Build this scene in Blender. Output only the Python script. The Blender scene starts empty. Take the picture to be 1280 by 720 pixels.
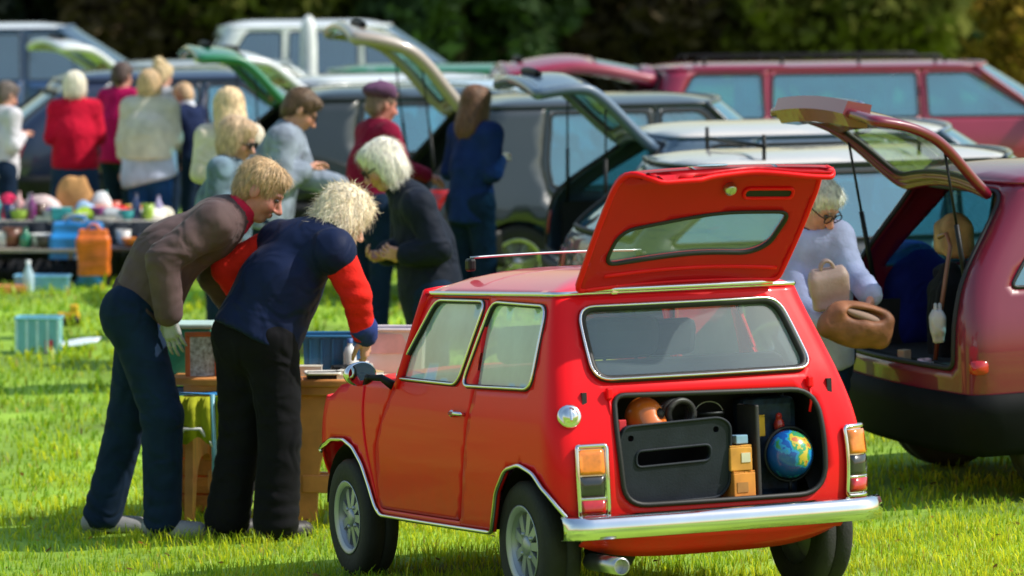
import bpy, bmesh, math, random
import numpy as np
from mathutils import Vector, Matrix, Euler
from mathutils.geometry import delaunay_2d_cdt
rng = np.random.default_rng(7)
random.seed(7)
scene = bpy.context.scene
COL = scene.collection
R = math.radians

# ------------------------------------------------------------------ camera numbers
F, CAM_H, HOR = 5000.0, 2.5, 5.0            # focal length in photo pixels, height, horizon row
PIT = math.atan((360 - HOR) / F)

def unproj(px, py, Y):
    a, b = (px - 640) / F, -(py - 360) / F
    c, s = math.cos(PIT), math.sin(PIT)
    d = np.array([a, c + b * s, -s + b * c])
    return np.array([0, 0, CAM_H]) + d * (Y / d[1])

# ------------------------------------------------------------------ the field
_gy = np.array([-50, 5, 12, 15, 16, 17.05, 18.0, 18.6, 19.2, 20, 22, 26, 32, 36, 45, 80, 300, 900.])
_gz = np.array([.2, .2, .19, .112, .068, .0152, -.030, -.050, -.054, -.04, .03, .15, .33, .41, .50, .9, 3, 8])
_gm = np.gradient(_gz, _gy)
def g_of(Y):
    Y = np.asarray(Y, float)
    i = np.clip(np.searchsorted(_gy, Y) - 1, 0, len(_gy) - 2)
    h = _gy[i + 1] - _gy[i]; t = np.clip((Y - _gy[i]) / h, 0, 1)
    return ((2*t**3-3*t**2+1)*_gz[i] + (t**3-2*t**2+t)*h*_gm[i] + (-2*t**3+3*t**2)*_gz[i+1] + (t**3-t**2)*h*_gm[i+1])
def gz(X, Y):
    Y = np.asarray(Y, float); X = np.asarray(X, float)
    c = np.interp(Y, [10, 19, 26, 40], [.04, .04, .012, .008])
    return c * np.clip(X, -8, 8) + g_of(Y)
def gnormal(X, Y):
    e = .3
    n = np.array([-(gz(X+e, Y)-gz(X-e, Y))/(2*e), -(gz(X, Y+e)-gz(X, Y-e))/(2*e), 1.0])
    return n / np.linalg.norm(n)
def ground_matrix(X, Y, yaw, n=None):
    """matrix of a thing standing on the field; local +x points along heading yaw (from +Y towards -X)"""
    n = gnormal(X, Y) if n is None else n
    h = np.array([-math.sin(yaw), math.cos(yaw), 0]); h = h - n * (h @ n); h /= np.linalg.norm(h)
    l = np.cross(n, h)
    M = Matrix(((h[0], l[0], n[0], X), (h[1], l[1], n[1], Y), (h[2], l[2], n[2], float(gz(X, Y))), (0, 0, 0, 1)))
    return M

# ------------------------------------------------------------------ objects
def link(o, parent=None):
    COL.objects.link(o)
    if parent is not None: o.parent = parent
    return o
def thing(name, label, cat, M=None, group=None):
    o = bpy.data.objects.new(name, None); link(o)
    o.empty_display_size = .1
    if M is not None: o.matrix_world = M
    o['label'] = label; o['category'] = cat
    if group: o['group'] = group
    return o
def tag(o, label, cat, group=None):
    o['label'] = label; o['category'] = cat
    if group: o['group'] = group
    return o
def mk(name, V, Fc, mat, parent=None, smooth=True, solid=None, col=None, M=None, subsurf=0):
    me = bpy.data.meshes.new(name)
    V = np.asarray(V, float)
    me.from_pydata([tuple(v) for v in V], [], [tuple(int(i) for i in f) for f in Fc])
    me.update()
    if smooth: me.polygons.foreach_set('use_smooth', [True] * len(me.polygons))
    if mat is not None:
        for m in (mat if isinstance(mat, (list, tuple)) else [mat]): me.materials.append(m)
    if col is not None:
        a = me.color_attributes.new('tint', 'FLOAT_COLOR', 'POINT')
        c = np.ones((len(V), 4)); c[:, :3] = col
        a.data.foreach_set('color', c.ravel())
    o = bpy.data.objects.new(name, me); link(o, parent)
    if M is not None: o.matrix_world = M
    if solid:
        s = o.modifiers.new('thick', 'SOLIDIFY'); s.thickness = solid; s.offset = -1
    if subsurf:
        s = o.modifiers.new('sub', 'SUBSURF'); s.levels = s.render_levels = subsurf
    return o
class MB:
    """collects shapes, links them as ONE mesh object"""
    def __init__(s): s.V = []; s.F = []; s.n = 0; s.mi = []; s.cur = 0; s.smooth = []
    def add(s, V, Fc, smooth=True):
        V = np.asarray(V, float).reshape(-1, 3)
        s.V.append(V); s.F += [tuple(int(i) + s.n for i in f) for f in Fc]; s.mi += [s.cur] * len(Fc); s.smooth += [smooth] * len(Fc)
        s.n += len(V); return s
    def box(s, c, d, Rm=None, bev=0.0):
        bm = bmesh.new(); bmesh.ops.create_cube(bm, size=1)
        for v in bm.verts: v.co = Vector((v.co.x*d[0], v.co.y*d[1], v.co.z*d[2]))
        if bev: bmesh.ops.bevel(bm, geom=list(bm.edges), offset=bev, segments=2, profile=.5, affect='EDGES')
        bm.verts.index_update()
        V = np.array([v.co[:] for v in bm.verts]); Fc = [[v.index for v in f.verts] for f in bm.faces]; bm.free()
        if Rm is not None: V = V @ np.asarray(Rm).T
        return s.add(V + np.asarray(c), Fc, smooth=False)
    def tube(s, pts, r, n=8, closed=False, cap=True):
        V, Fc = tube(pts, r, n, closed, cap); return s.add(V, Fc)
    def lathe(s, prof, n=24, Rm=None, c=(0, 0, 0), smooth=True):
        V, Fc = lathe(prof, n)
        if Rm is not None: V = V @ np.asarray(Rm).T
        return s.add(V + np.asarray(c), Fc, smooth)
    def ball(s, c, r, Rm=None, n=14):
        a = np.linspace(0, math.pi, n // 2 + 1); V, Fc = lathe([(math.sin(t), -math.cos(t)) for t in a], n)
        V = V * np.asarray(r)
        if Rm is not None: V = V @ np.asarray(Rm).T
        return s.add(V + np.asarray(c), Fc)
    def build(s, name, mat, parent=None, M=None, solid=None):
        me_V = np.concatenate(s.V) if s.V else np.zeros((0, 3))
        o = mk(name, me_V, s.F, mat, parent, False, solid, M=M)
        o.data.polygons.foreach_set('use_smooth', s.smooth)
        if any(s.mi): o.data.polygons.foreach_set('material_index', s.mi)
        return o
def lathe(prof, n=24):
    """profile of (radius, z) turned about z"""
    prof = np.asarray(prof, float); m = len(prof)
    a = np.arange(n) * 2 * math.pi / n
    V = np.stack([np.outer(np.cos(a), prof[:, 0]), np.outer(np.sin(a), prof[:, 0]), np.tile(prof[:, 1], (n, 1))], -1).reshape(-1, 3)
    Fc = []
    for i in range(n):
        j = (i + 1) % n
        for k in range(m - 1):
            q = [i*m+k, j*m+k, j*m+k+1, i*m+k+1]
            if prof[k, 0] < 1e-6: q = [i*m+k, j*m+k+1, i*m+k+1]
            elif prof[k+1, 0] < 1e-6: q = [i*m+k, j*m+k, i*m+k+1]
            Fc.append(q)
    return V, Fc
def tube(pts, r, n=8, closed=False, cap=True):
    P = np.asarray(pts, float); m = len(P)
    rr = np.broadcast_to(np.asarray(r, float), (m,))
    if closed: T = np.roll(P, -1, 0) - np.roll(P, 1, 0)
    else: T = np.gradient(P, axis=0)
    T /= np.linalg.norm(T, axis=1, keepdims=True) + 1e-12
    N = np.zeros_like(P); a = np.array([0, 0, 1.]) if abs(T[0][2]) < .9 else np.array([1., 0, 0])
    nn = np.cross(T[0], a); nn /= np.linalg.norm(nn)
    for i in range(m):
        nn = nn - T[i] * (nn @ T[i]); nn /= np.linalg.norm(nn) + 1e-12; N[i] = nn
    B = np.cross(T, N)
    ang = np.arange(n) * 2 * math.pi / n
    V = (P[:, None] + rr[:, None, None] * (np.cos(ang)[None, :, None] * N[:, None] + np.sin(ang)[None, :, None] * B[:, None])).reshape(-1, 3)
    Fc = []
    for i in range(m if closed else m - 1):
        j = (i + 1) % m
        for k in range(n): Fc.append([i*n+k, i*n+(k+1) % n, j*n+(k+1) % n, j*n+k])
    if cap and not closed:
        Fc.append(list(range(n))[::-1]); Fc.append([(m-1)*n+k for k in range(n)])
    return V, Fc
def rotm(ax, ang): return np.array(Matrix.Rotation(ang, 3, ax))
def arc_poly(pts, r, n=5):
    """round the corners of a 2D polygon"""
    P = [np.array(p, float) for p in pts]; out = []; m = len(P)
    rr = r if isinstance(r, (list, tuple)) else [r] * m
    for i in range(m):
        a, b, c = P[i-1], P[i], P[(i+1) % m]
        u = a - b; v = c - b; lu = np.linalg.norm(u); lv = np.linalg.norm(v); u /= lu; v /= lv
        d = min(rr[i], lu * .49, lv * .49)
        if d < 1e-5: out.append(b); continue
        p0, p2 = b + u*d, b + v*d
        for t in np.linspace(0, 1, n + 1): out.append((1-t)**2*p0 + 2*t*(1-t)*b + t*t*p2)
    return np.array(out)
def densify(P, h, closed=True):
    P = np.asarray(P, float); out = []
    m = len(P)
    for i in range(m if closed else m - 1):
        a, b = P[i], P[(i+1) % m]; k = max(1, int(math.ceil(np.linalg.norm(b-a) / h)))
        for j in range(k): out.append(a + (b-a) * j / k)
    if not closed: out.append(P[-1])
    return np.array(out)
def inpoly(p, poly):
    x, y = p[:, 0], p[:, 1]; res = np.zeros(len(p), bool)
    a = poly; b = np.roll(poly, -1, 0)
    for (x1, y1), (x2, y2) in zip(a, b):
        if y1 == y2: continue
        c = ((y1 > y) != (y2 > y)) & (x < (x2-x1) * (y-y1) / (y2-y1) + x1)
        res ^= c
    return res
def near_poly(p, poly, d):
    a = poly; b = np.roll(poly, -1, 0); res = np.zeros(len(p), bool)
    for A, B in zip(a, b):
        ab = B - A; t = np.clip(((p - A) @ ab) / (ab @ ab + 1e-12), 0, 1)
        res |= np.linalg.norm(p - A - t[:, None] * ab, axis=1) < d
    return res
def cdt(outer, holes, h):
    """triangulate a 2D region with holes, with a grid of inner points"""
    outer = densify(outer, h); holes = [densify(q, h) for q in holes]
    lo, hi = outer.min(0), outer.max(0)
    gx = np.arange(lo[0] + h*.5, hi[0], h); gy = np.arange(lo[1] + h*.5, hi[1], h)
    G = np.stack(np.meshgrid(gx, gy), -1).reshape(-1, 2)
    keep = inpoly(G, outer)
    for q in holes: keep &= ~inpoly(G, q)
    G = G[keep]
    bad = near_poly(G, outer, h*.45)
    for q in holes: bad |= near_poly(G, q, h*.45)
    G = G[~bad]
    V = list(outer); E = [(i, (i+1) % len(outer)) for i in range(len(outer))]
    for q in holes:
        n0 = len(V); V += list(q); E += [(n0+i, n0+(i+1) % len(q)) for i in range(len(q))]
    V += list(G)
    r = delaunay_2d_cdt([Vector((float(v[0]), float(v[1]))) for v in V], E, [], 0, 1e-6)
    V2 = np.array([v[:] for v in r[0]]); Fc = [list(f) for f in r[2]]
    C = np.array([V2[f].mean(0) for f in Fc])
    ok = inpoly(C, outer)
    for q in holes: ok &= ~inpoly(C, q)
    return V2, [f for f, k in zip(Fc, ok) if k]

# ------------------------------------------------------------------ materials
MATS = {}
def nd(nt, t, **kw):
    n = nt.nodes.new(t)
    for k, v in kw.items():
        if k in n.inputs: n.inputs[k].default_value = v
        else: setattr(n, k, v)
    return n
def pmat(name, col, rough=.6, metal=0., coat=0., var=.12, vscale=6., bump=0., bscale=60., sheen=0., trans=0., spec=.5, tint=False, sss=0., aniso_scale=None, emit=None, coord='Object', crough=.04, bdist=.01):
    if name in MATS: return MATS[name]
    m = bpy.data.materials.new(name); m.use_nodes = True; nt = m.node_tree; nt.nodes.clear()
    out = nd(nt, 'ShaderNodeOutputMaterial'); b = nd(nt, 'ShaderNodeBsdfPrincipled')
    nt.links.new(b.outputs[0], out.inputs[0])
    b.inputs['Roughness'].default_value = rough; b.inputs['Metallic'].default_value = metal
    b.inputs['Coat Weight'].default_value = coat; b.inputs['Coat Roughness'].default_value = crough
    b.inputs['Specular IOR Level'].default_value = spec
    if sheen: b.inputs['Sheen Weight'].default_value = sheen; b.inputs['Sheen Roughness'].default_value = .4
    if sss: b.inputs['Subsurface Weight'].default_value = sss; b.inputs['Subsurface Radius'].default_value = (.012, .005, .003); b.inputs['Subsurface Scale'].default_value = 1
    if emit: b.inputs['Emission Color'].default_value = (*emit[:3], 1); b.inputs['Emission Strength'].default_value = emit[3]
    tc = nd(nt, 'ShaderNodeTexCoord'); mp = nd(nt, 'ShaderNodeMapping'); nt.links.new(tc.outputs[coord], mp.inputs[0])
    if aniso_scale: mp.inputs['Scale'].default_value = aniso_scale
    nz = nd(nt, 'ShaderNodeTexNoise'); nz.inputs['Scale'].default_value = vscale; nz.inputs['Detail'].default_value = 5
    nt.links.new(mp.outputs[0], nz.inputs['Vector'])
    mr = nd(nt, 'ShaderNodeMapRange'); mr.inputs['From Min'].default_value = .3; mr.inputs['From Max'].default_value = .7
    mr.inputs['To Min'].default_value = 1 - var; mr.inputs['To Max'].default_value = 1 + var
    nt.links.new(nz.outputs['Fac'], mr.inputs['Value'])
    mx = nd(nt, 'ShaderNodeVectorMath', operation='SCALE')
    if tint:
        at = nd(nt, 'ShaderNodeAttribute', attribute_name='tint'); nt.links.new(at.outputs['Color'], mx.inputs[0])
    else: mx.inputs[0].default_value = col[:3]
    nt.links.new(mr.outputs[0], mx.inputs['Scale']); nt.links.new(mx.outputs[0], b.inputs['Base Color'])
    mr2 = nd(nt, 'ShaderNodeMapRange'); mr2.inputs['To Min'].default_value = max(0, rough - .06); mr2.inputs['To Max'].default_value = min(1, rough + .08)
    nt.links.new(nz.outputs['Fac'], mr2.inputs['Value']); nt.links.new(mr2.outputs[0], b.inputs['Roughness'])
    if bump:
        n2 = nd(nt, 'ShaderNodeTexNoise'); n2.inputs['Scale'].default_value = bscale; n2.inputs['Detail'].default_value = 4 if bdist < .02 else 1.2; n2.inputs['Distortion'].default_value = 0 if bdist < .02 else 1.2
        nt.links.new(mp.outputs[0], n2.inputs['Vector'])
        bp = nd(nt, 'ShaderNodeBump'); bp.inputs['Strength'].default_value = bump; bp.inputs['Distance'].default_value = bdist
        nt.links.new(n2.outputs['Fac'], bp.inputs['Height']); nt.links.new(bp.outputs[0], b.inputs['Normal'])
    MATS[name] = m; return m
def glassmat(name, tint, refl=.25, haze=.08, hazecol=(.55, .68, .70)):
    """thin car glass: tinted see-through, mirror reflection, a haze painted in for milky sky reflection"""
    if name in MATS: return MATS[name]
    m = bpy.data.materials.new(name); m.use_nodes = True; nt = m.node_tree; nt.nodes.clear()
    out = nd(nt, 'ShaderNodeOutputMaterial')
    tr = nd(nt, 'ShaderNodeBsdfTransparent'); tr.inputs[0].default_value = (*tint, 1)
    gl = nd(nt, 'ShaderNodeBsdfGlossy'); gl.inputs['Roughness'].default_value = .02
    gl.inputs['Color'].default_value = (.95, .98, 1, 1)
    df = nd(nt, 'ShaderNodeBsdfDiffuse'); df.inputs[0].default_value = (*hazecol, 1)
    nz = nd(nt, 'ShaderNodeTexNoise'); nz.inputs['Scale'].default_value = 3.5; nz.inputs['Detail'].default_value = 6
    tc = nd(nt, 'ShaderNodeTexCoord'); nt.links.new(tc.outputs['Object'], nz.inputs['Vector'])
    mr = nd(nt, 'ShaderNodeMapRange'); mr.inputs['To Min'].default_value = haze*.5; mr.inputs['To Max'].default_value = haze*1.5  # diffuse layer stands in for sky reflected in the glass
    nt.links.new(nz.outputs['Fac'], mr.inputs['Value'])
    m1 = nd(nt, 'ShaderNodeMixShader'); nt.links.new(mr.outputs[0], m1.inputs[0]); nt.links.new(tr.outputs[0], m1.inputs[1]); nt.links.new(df.outputs[0], m1.inputs[2])
    lw = nd(nt, 'ShaderNodeLayerWeight'); lw.inputs['Blend'].default_value = .5
    pw = nd(nt, 'ShaderNodeMath', operation='POWER'); pw.inputs[1].default_value = 4.; nt.links.new(lw.outputs['Facing'], pw.inputs[0])
    fr = nd(nt, 'ShaderNodeMath', operation='MULTIPLY_ADD'); fr.inputs[1].default_value = .8; fr.inputs[2].default_value = .04; nt.links.new(pw.outputs[0], fr.inputs[0])
    ad = nd(nt, 'ShaderNodeMath', operation='ADD', use_clamp=True); ad.inputs[1].default_value = refl
    nt.links.new(fr.outputs[0], ad.inputs[0])
    m2 = nd(nt, 'ShaderNodeMixShader'); nt.links.new(ad.outputs[0], m2.inputs[0]); nt.links.new(m1.outputs[0], m2.inputs[1]); nt.links.new(gl.outputs[0], m2.inputs[2])
    nt.links.new(m2.outputs[0], out.inputs[0])
    MATS[name] = m; return m
def paint(name, col, coat=1., rough=.35, flake=0., var=.05):
    return pmat(name, col, rough=rough, metal=flake, coat=coat, var=var, vscale=2.5, crough=.03)
CHROME = pmat('chrome', (.82, .82, .84), rough=.08, metal=1, var=.05)
STEEL = pmat('brushed_steel', (.55, .55, .56), rough=.32, metal=1, var=.1, vscale=20)
RUBBER = pmat('black_rubber', (.012, .012, .013), rough=.55, var=.2)
TYRE = pmat('tyre_rubber', (.018, .018, .018), rough=.75, var=.3, vscale=12, bump=.3, bscale=80)
BLACKP = pmat('black_plastic', (.010, .011, .012), rough=.45, var=.2, bump=.1, bscale=200, spec=.25)
DARK = pmat('dark_lining', (.02, .02, .022), rough=.85, var=.3, bump=.2, bscale=90)
SEATM = pmat('seat_cloth', (.03, .03, .035), rough=.9, var=.3, sheen=.2)
AMBER = pmat('amber_lens', (.85, .22, .02), rough=.15, coat=1, var=.15, vscale=40)
REDLENS = pmat('red_lens', (.5, .01, .01), rough=.15, coat=1, var=.15, vscale=40)
CLEAR = pmat('clear_lens', (.75, .75, .72), rough=.1, coat=1, var=.1)
GL_CLEAR = glassmat('window_glass_clear', (.82, .95, .94), .09, .50, (.70, .95, 1.0))
GL_PALE = glassmat('window_glass_pale', (.78, .86, .84), .05, .26, (.50, .56, .56))
GL_REAR = glassmat('window_glass_rear', (.92, 1.0, .98), .07, .09, (.66, .86, .86))
GL_TEAL = glassmat('window_glass_teal', (.22, .62, .70), .26, .26, (.05, .45, .60))
GL_DARK = glassmat('window_glass_dark', (.16, .30, .36), .24, .12, (.08, .22, .34))
# ------------------------------------------------------------------ ground sheet and grass
GRASSCOL = pmat('field_turf', (.22, .36, .03), rough=.95, var=.45, vscale=1.1, bump=.6, bscale=40)
xs = np.concatenate([np.linspace(-260, -14, 14), np.linspace(-12, 12, 49), np.linspace(14, 260, 14)])
ys = np.concatenate([np.linspace(-60, 8, 10), np.linspace(10, 40, 61), np.linspace(44, 100, 15), np.linspace(120, 700, 14)])
XX, YY = np.meshgrid(xs, ys); V = np.stack([XX, YY, gz(XX, YY)], -1).reshape(-1, 3); n = len(xs)
Fc = [(j*n+i, j*n+i+1, (j+1)*n+i+1, (j+1)*n+i) for j in range(len(ys)-1) for i in range(n-1)]
gr = mk('ground', V, Fc, GRASSCOL); gr['kind'] = 'structure'
# ------------------------------------------------------------------ car shells
def ip(tab):
    a = np.array(sorted(tab)); return lambda z: np.interp(z, a[:, 0], a[:, 1])
def ipx(tab):
    a = np.array(sorted(tab)); xs, ys = a[:, 0], a[:, 1]
    if len(xs) < 3: return lambda z: np.interp(z, xs, ys)
    m = np.gradient(ys, xs)
    def f(z):
        z = np.clip(np.asarray(z, float), xs[0], xs[-1]); i = np.clip(np.searchsorted(xs, z) - 1, 0, len(xs) - 2)
        h = xs[i+1]-xs[i]; t = (z-xs[i])/h
        return (2*t**3-3*t**2+1)*ys[i]+(t**3-2*t**2+t)*h*m[i]+(-2*t**3+3*t**2)*ys[i+1]+(t**3-t**2)*h*m[i+1]
    return f
class Shell:
    """outer skin of a car body: a plan outline for every height z, walked by t from the front centre round the left, the rear and the right"""
    def __init__(s, W, Xr, xb, Xf, xa, WR=None, ycr=.10, ycf=.16, crown=.02, rcrown=.03, fcrown=.06, yfrac=None):
        s.WL = ipx(W); s.WRf = ipx(WR or W); s.Xr = ipx(Xr); s.xb = ipx(xb); s.Xf = ipx(Xf); s.xa = ipx(xa)
        s.ycr, s.ycf, s.crown, s.rcrown, s.fcrown = ycr, ycf, crown, rcrown, fcrown
        s.Tf, s.Tc1, s.Tc2, s.Tr = .5, .25, .17, .55
        z0 = .6; s.xm = float(.5*(s.xa(z0)+s.xb(z0))); s.S0 = float(s.xa(z0)-s.xb(z0))
        s.half = s.Tf+s.Tc1+s.S0+s.Tc2+s.Tr; s.T = 2*s.half
    def side(s, x, z, sg=1):
        z = np.asarray(z, float); x = np.asarray(x, float); xa, xb = s.xa(z), s.xb(z)
        f = (xa-x)/(xa-xb)
        t = s.Tf+s.Tc1+f*s.S0
        ov = x < xb; t = np.where(ov, s.Tf+s.Tc1+s.S0+np.clip((xb-x)/np.maximum(xb-s.Xr(z), .02), 0, 1)*s.Tc2, t)
        ov = x > xa; t = np.where(ov, s.Tf+s.Tc1-np.clip((x-xa)/np.maximum(s.Xf(z)-xa, .02), 0, 1)*s.Tc1, t)
        t = t if sg > 0 else s.T-t
        return np.stack([t, z], -1)
    def rear(s, y, z):
        z = np.asarray(z, float); y = np.asarray(y, float)
        W = np.where(y > 0, s.WL(z), s.WRf(z)); yc = W-s.ycr
        ay = np.abs(y)
        f = np.where(ay <= yc, ay/yc*s.Tr, s.Tr+np.clip((ay-yc)/s.ycr, 0, 1)**2*s.Tc2)
        return np.stack([s.half-np.sign(y)*f, z], -1)
    def P(s, tz):
        tz = np.asarray(tz, float); t = tz[..., 0]; z = tz[..., 1]
        left = t <= s.half; u = np.where(left, t, s.T-t)
        W = np.where(left, s.WL(z), s.WRf(z)); xa, xb, Xf, Xr = s.xa(z), s.xb(z), s.Xf(z), s.Xr(z)
        ycf, ycr = W-s.ycf, W-s.ycr
        x = np.zeros_like(u); y = np.zeros_like(u)
        def sq(c): return np.sign(c)*np.abs(c)**.85
        a = u < s.Tf; f = u/s.Tf
        x = np.where(a, Xf-s.fcrown*(f)**2, x); y = np.where(a, f*ycf, y)
        u1 = u-s.Tf; a = (u1 >= 0) & (u1 < s.Tc1); ph = np.clip(u1/s.Tc1, 0, 1)*math.pi/2
        x = np.where(a, xa+(Xf-s.fcrown-xa)*sq(np.cos(ph)), x); y = np.where(a, ycf+(W-ycf)*sq(np.sin(ph)), y)
        u2 = u1-s.Tc1; a = (u2 >= 0) & (u2 < s.S0); f = np.clip(u2/s.S0, 0, 1)
        bul = s.crown*(1-(2*f-1)**2)
        x = np.where(a, xa+(xb-xa)*f, x); y = np.where(a, W+bul, y)
        u3 = u2-s.S0; a = (u3 >= 0) & (u3 < s.Tc2); ph = np.clip(u3/s.Tc2, 0, 1)*math.pi/2
        x = np.where(a, xb+(Xr+s.rcrown-xb)*sq(np.sin(ph)), x); y = np.where(a, ycr+(W-ycr)*sq(np.cos(ph)), y)
        u4 = u3-s.Tc2; a = u4 >= 0; f = np.clip(1-u4/s.Tr, 0, 1)
        x = np.where(a, Xr+s.rcrown*f**2, x); y = np.where(a, ycr*f, y)
        y = np.where(left, y, -y)
        return np.stack([x, y, z], -1)
    def N(s, tz):
        tz = np.asarray(tz, float); e = .004
        a = s.P(tz+[e, 0])-s.P(tz-[e, 0]); b = s.P(tz+[0, e])-s.P(tz-[0, e])
        n = np.cross(a, b); n /= np.linalg.norm(n, axis=-1, keepdims=True)+1e-12
        c = s.P(tz)-np.array([0, 0, .7]); c[..., 0] -= s.xm
        c[..., 0] *= .4
        sg = np.sign((n*c).sum(-1, keepdims=True)); sg[sg == 0] = 1
        return n*sg
    def patch(s, outer, holes, h, off=0.):
        V2, Fc = cdt(outer, holes, h); V = s.P(V2)
        if off: V = V+s.N(V2)*off
        # outward winding
        C = []; n = s.N(np.array([V2[f].mean(0) for f in Fc]))
        for f, nn in zip(Fc, n):
            a, b, c = V[f[0]], V[f[1]], V[f[2]]
            C.append(f if np.cross(b-a, c-a) @ nn > 0 else f[::-1])
        return V, C
    def loop(s, poly, off=0., h=.03):
        q = densify(poly, h); return s.P(q)+s.N(q)*off

def wheel_mesh(r, w, rim_r, style, rimmat, rimdark=None):
    """returns builders for tyre and rim; axle along +y, outer face at +y"""
    ty = MB()
    sh = [(rim_r-.005, -w*.42), (rim_r+.012, -w*.47), (r-.035, -w*.5), (r-.012, -w*.44), (r, -w*.34), (r, -w*.06), (r-.006, -w*.05), (r-.006, w*-.02), (r, -w*.01), (r, w*.34), (r-.012, w*.44), (r-.035, w*.5), (rim_r+.012, w*.47), (rim_r-.005, w*.42)]
    ty.lathe(sh, 40, rotm('X', R(-90)))
    ri = MB()
    ri.lathe([(rim_r-.004, -w*.40), (rim_r+.004, -w*.43), (rim_r-.022, -w*.1), (rim_r-.024, w*.36), (rim_r+.006, w*.475), (rim_r-.002, w*.48), (rim_r-.02, w*.40)], 40, rotm('X', R(-90)))
    ri.lathe([(.001, w*.02), (rim_r-.02, -w*.02)], 32, rotm('X', R(-90)))
    n = style
    for i in range(n):
        a = 2*math.pi*i/n
        d = np.array([math.cos(a), 0, math.sin(a)]); q = np.array([-math.sin(a), 0, math.cos(a)])
        r0, r1 = .022, rim_r-.012; w0, w1 = .014, .021
        y0, y1, th = w*.36, w*.30, .03
        V = [d*r0+q*w0, d*r0-q*w0, d*r1-q*w1, d*r1+q*w1]
        V = [v+np.array([0, y0 if k in (0, 1) else y1, 0]) for k, v in enumerate(V)]+[v+np.array([0, (y0 if k in (0, 1) else y1)-th, 0]) for k, v in enumerate(V)]
        ri.add(V, [(0, 1, 2, 3), (0, 4, 5, 1), (1, 5, 6, 2), (3, 2, 6, 7), (0, 3, 7, 4)], smooth=False)
    ri.lathe([(.04, w*.2), (.042, w*.36), (.03, w*.41), (.0001, w*.42)], 20, rotm('X', R(-90)))
    for i in range(4):
        a = 2*math.pi*(i+.5)/4
        ri.lathe([(.009, w*.3), (.009, w*.385), (.0001, w*.39)], 8, rotm('X', R(-90)), (.055*math.cos(a), 0, .055*math.sin(a)))
    return ty, ri
def put_wheels(root, xs, y, zc, r, w, rim_r, style, rimmat, skew=0):
    first = None
    for x in xs:
        for sg in (1, -1):
            if first is None:
                ty, ri = wheel_mesh(r, w, rim_r, style, rimmat)
                e = ty.build('wheel', [TYRE], root); rr = ri.build('rim', [rimmat], e); first = (e, rr)
            else:
                e = first[0].copy(); COL.objects.link(e); e.parent = root
                rr = first[1].copy(); COL.objects.link(rr); rr.parent = e
            e.location = (x, sg*(y if sg > 0 else y+skew), zc); e.rotation_euler = (0, x*1.7, 0 if sg > 0 else math.pi)
def seat_mb(mb, x, y, z, w=.48, back=.55, head=True, lean=.25):
    mb.box((x, y, z+.06), (.5, w, .14), rotm('Y', -.08), .04)
    Rm = rotm('Y', -lean)
    c = np.array([x-.24, y, z+.1])
    mb.box(c+Rm @ np.array([0, 0, back/2]), (.12, w, back), Rm, .045)
    if head: mb.box(c+Rm @ np.array([-.0, 0, back+.10]), (.09, w*.58, .16), Rm, .04)

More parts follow.
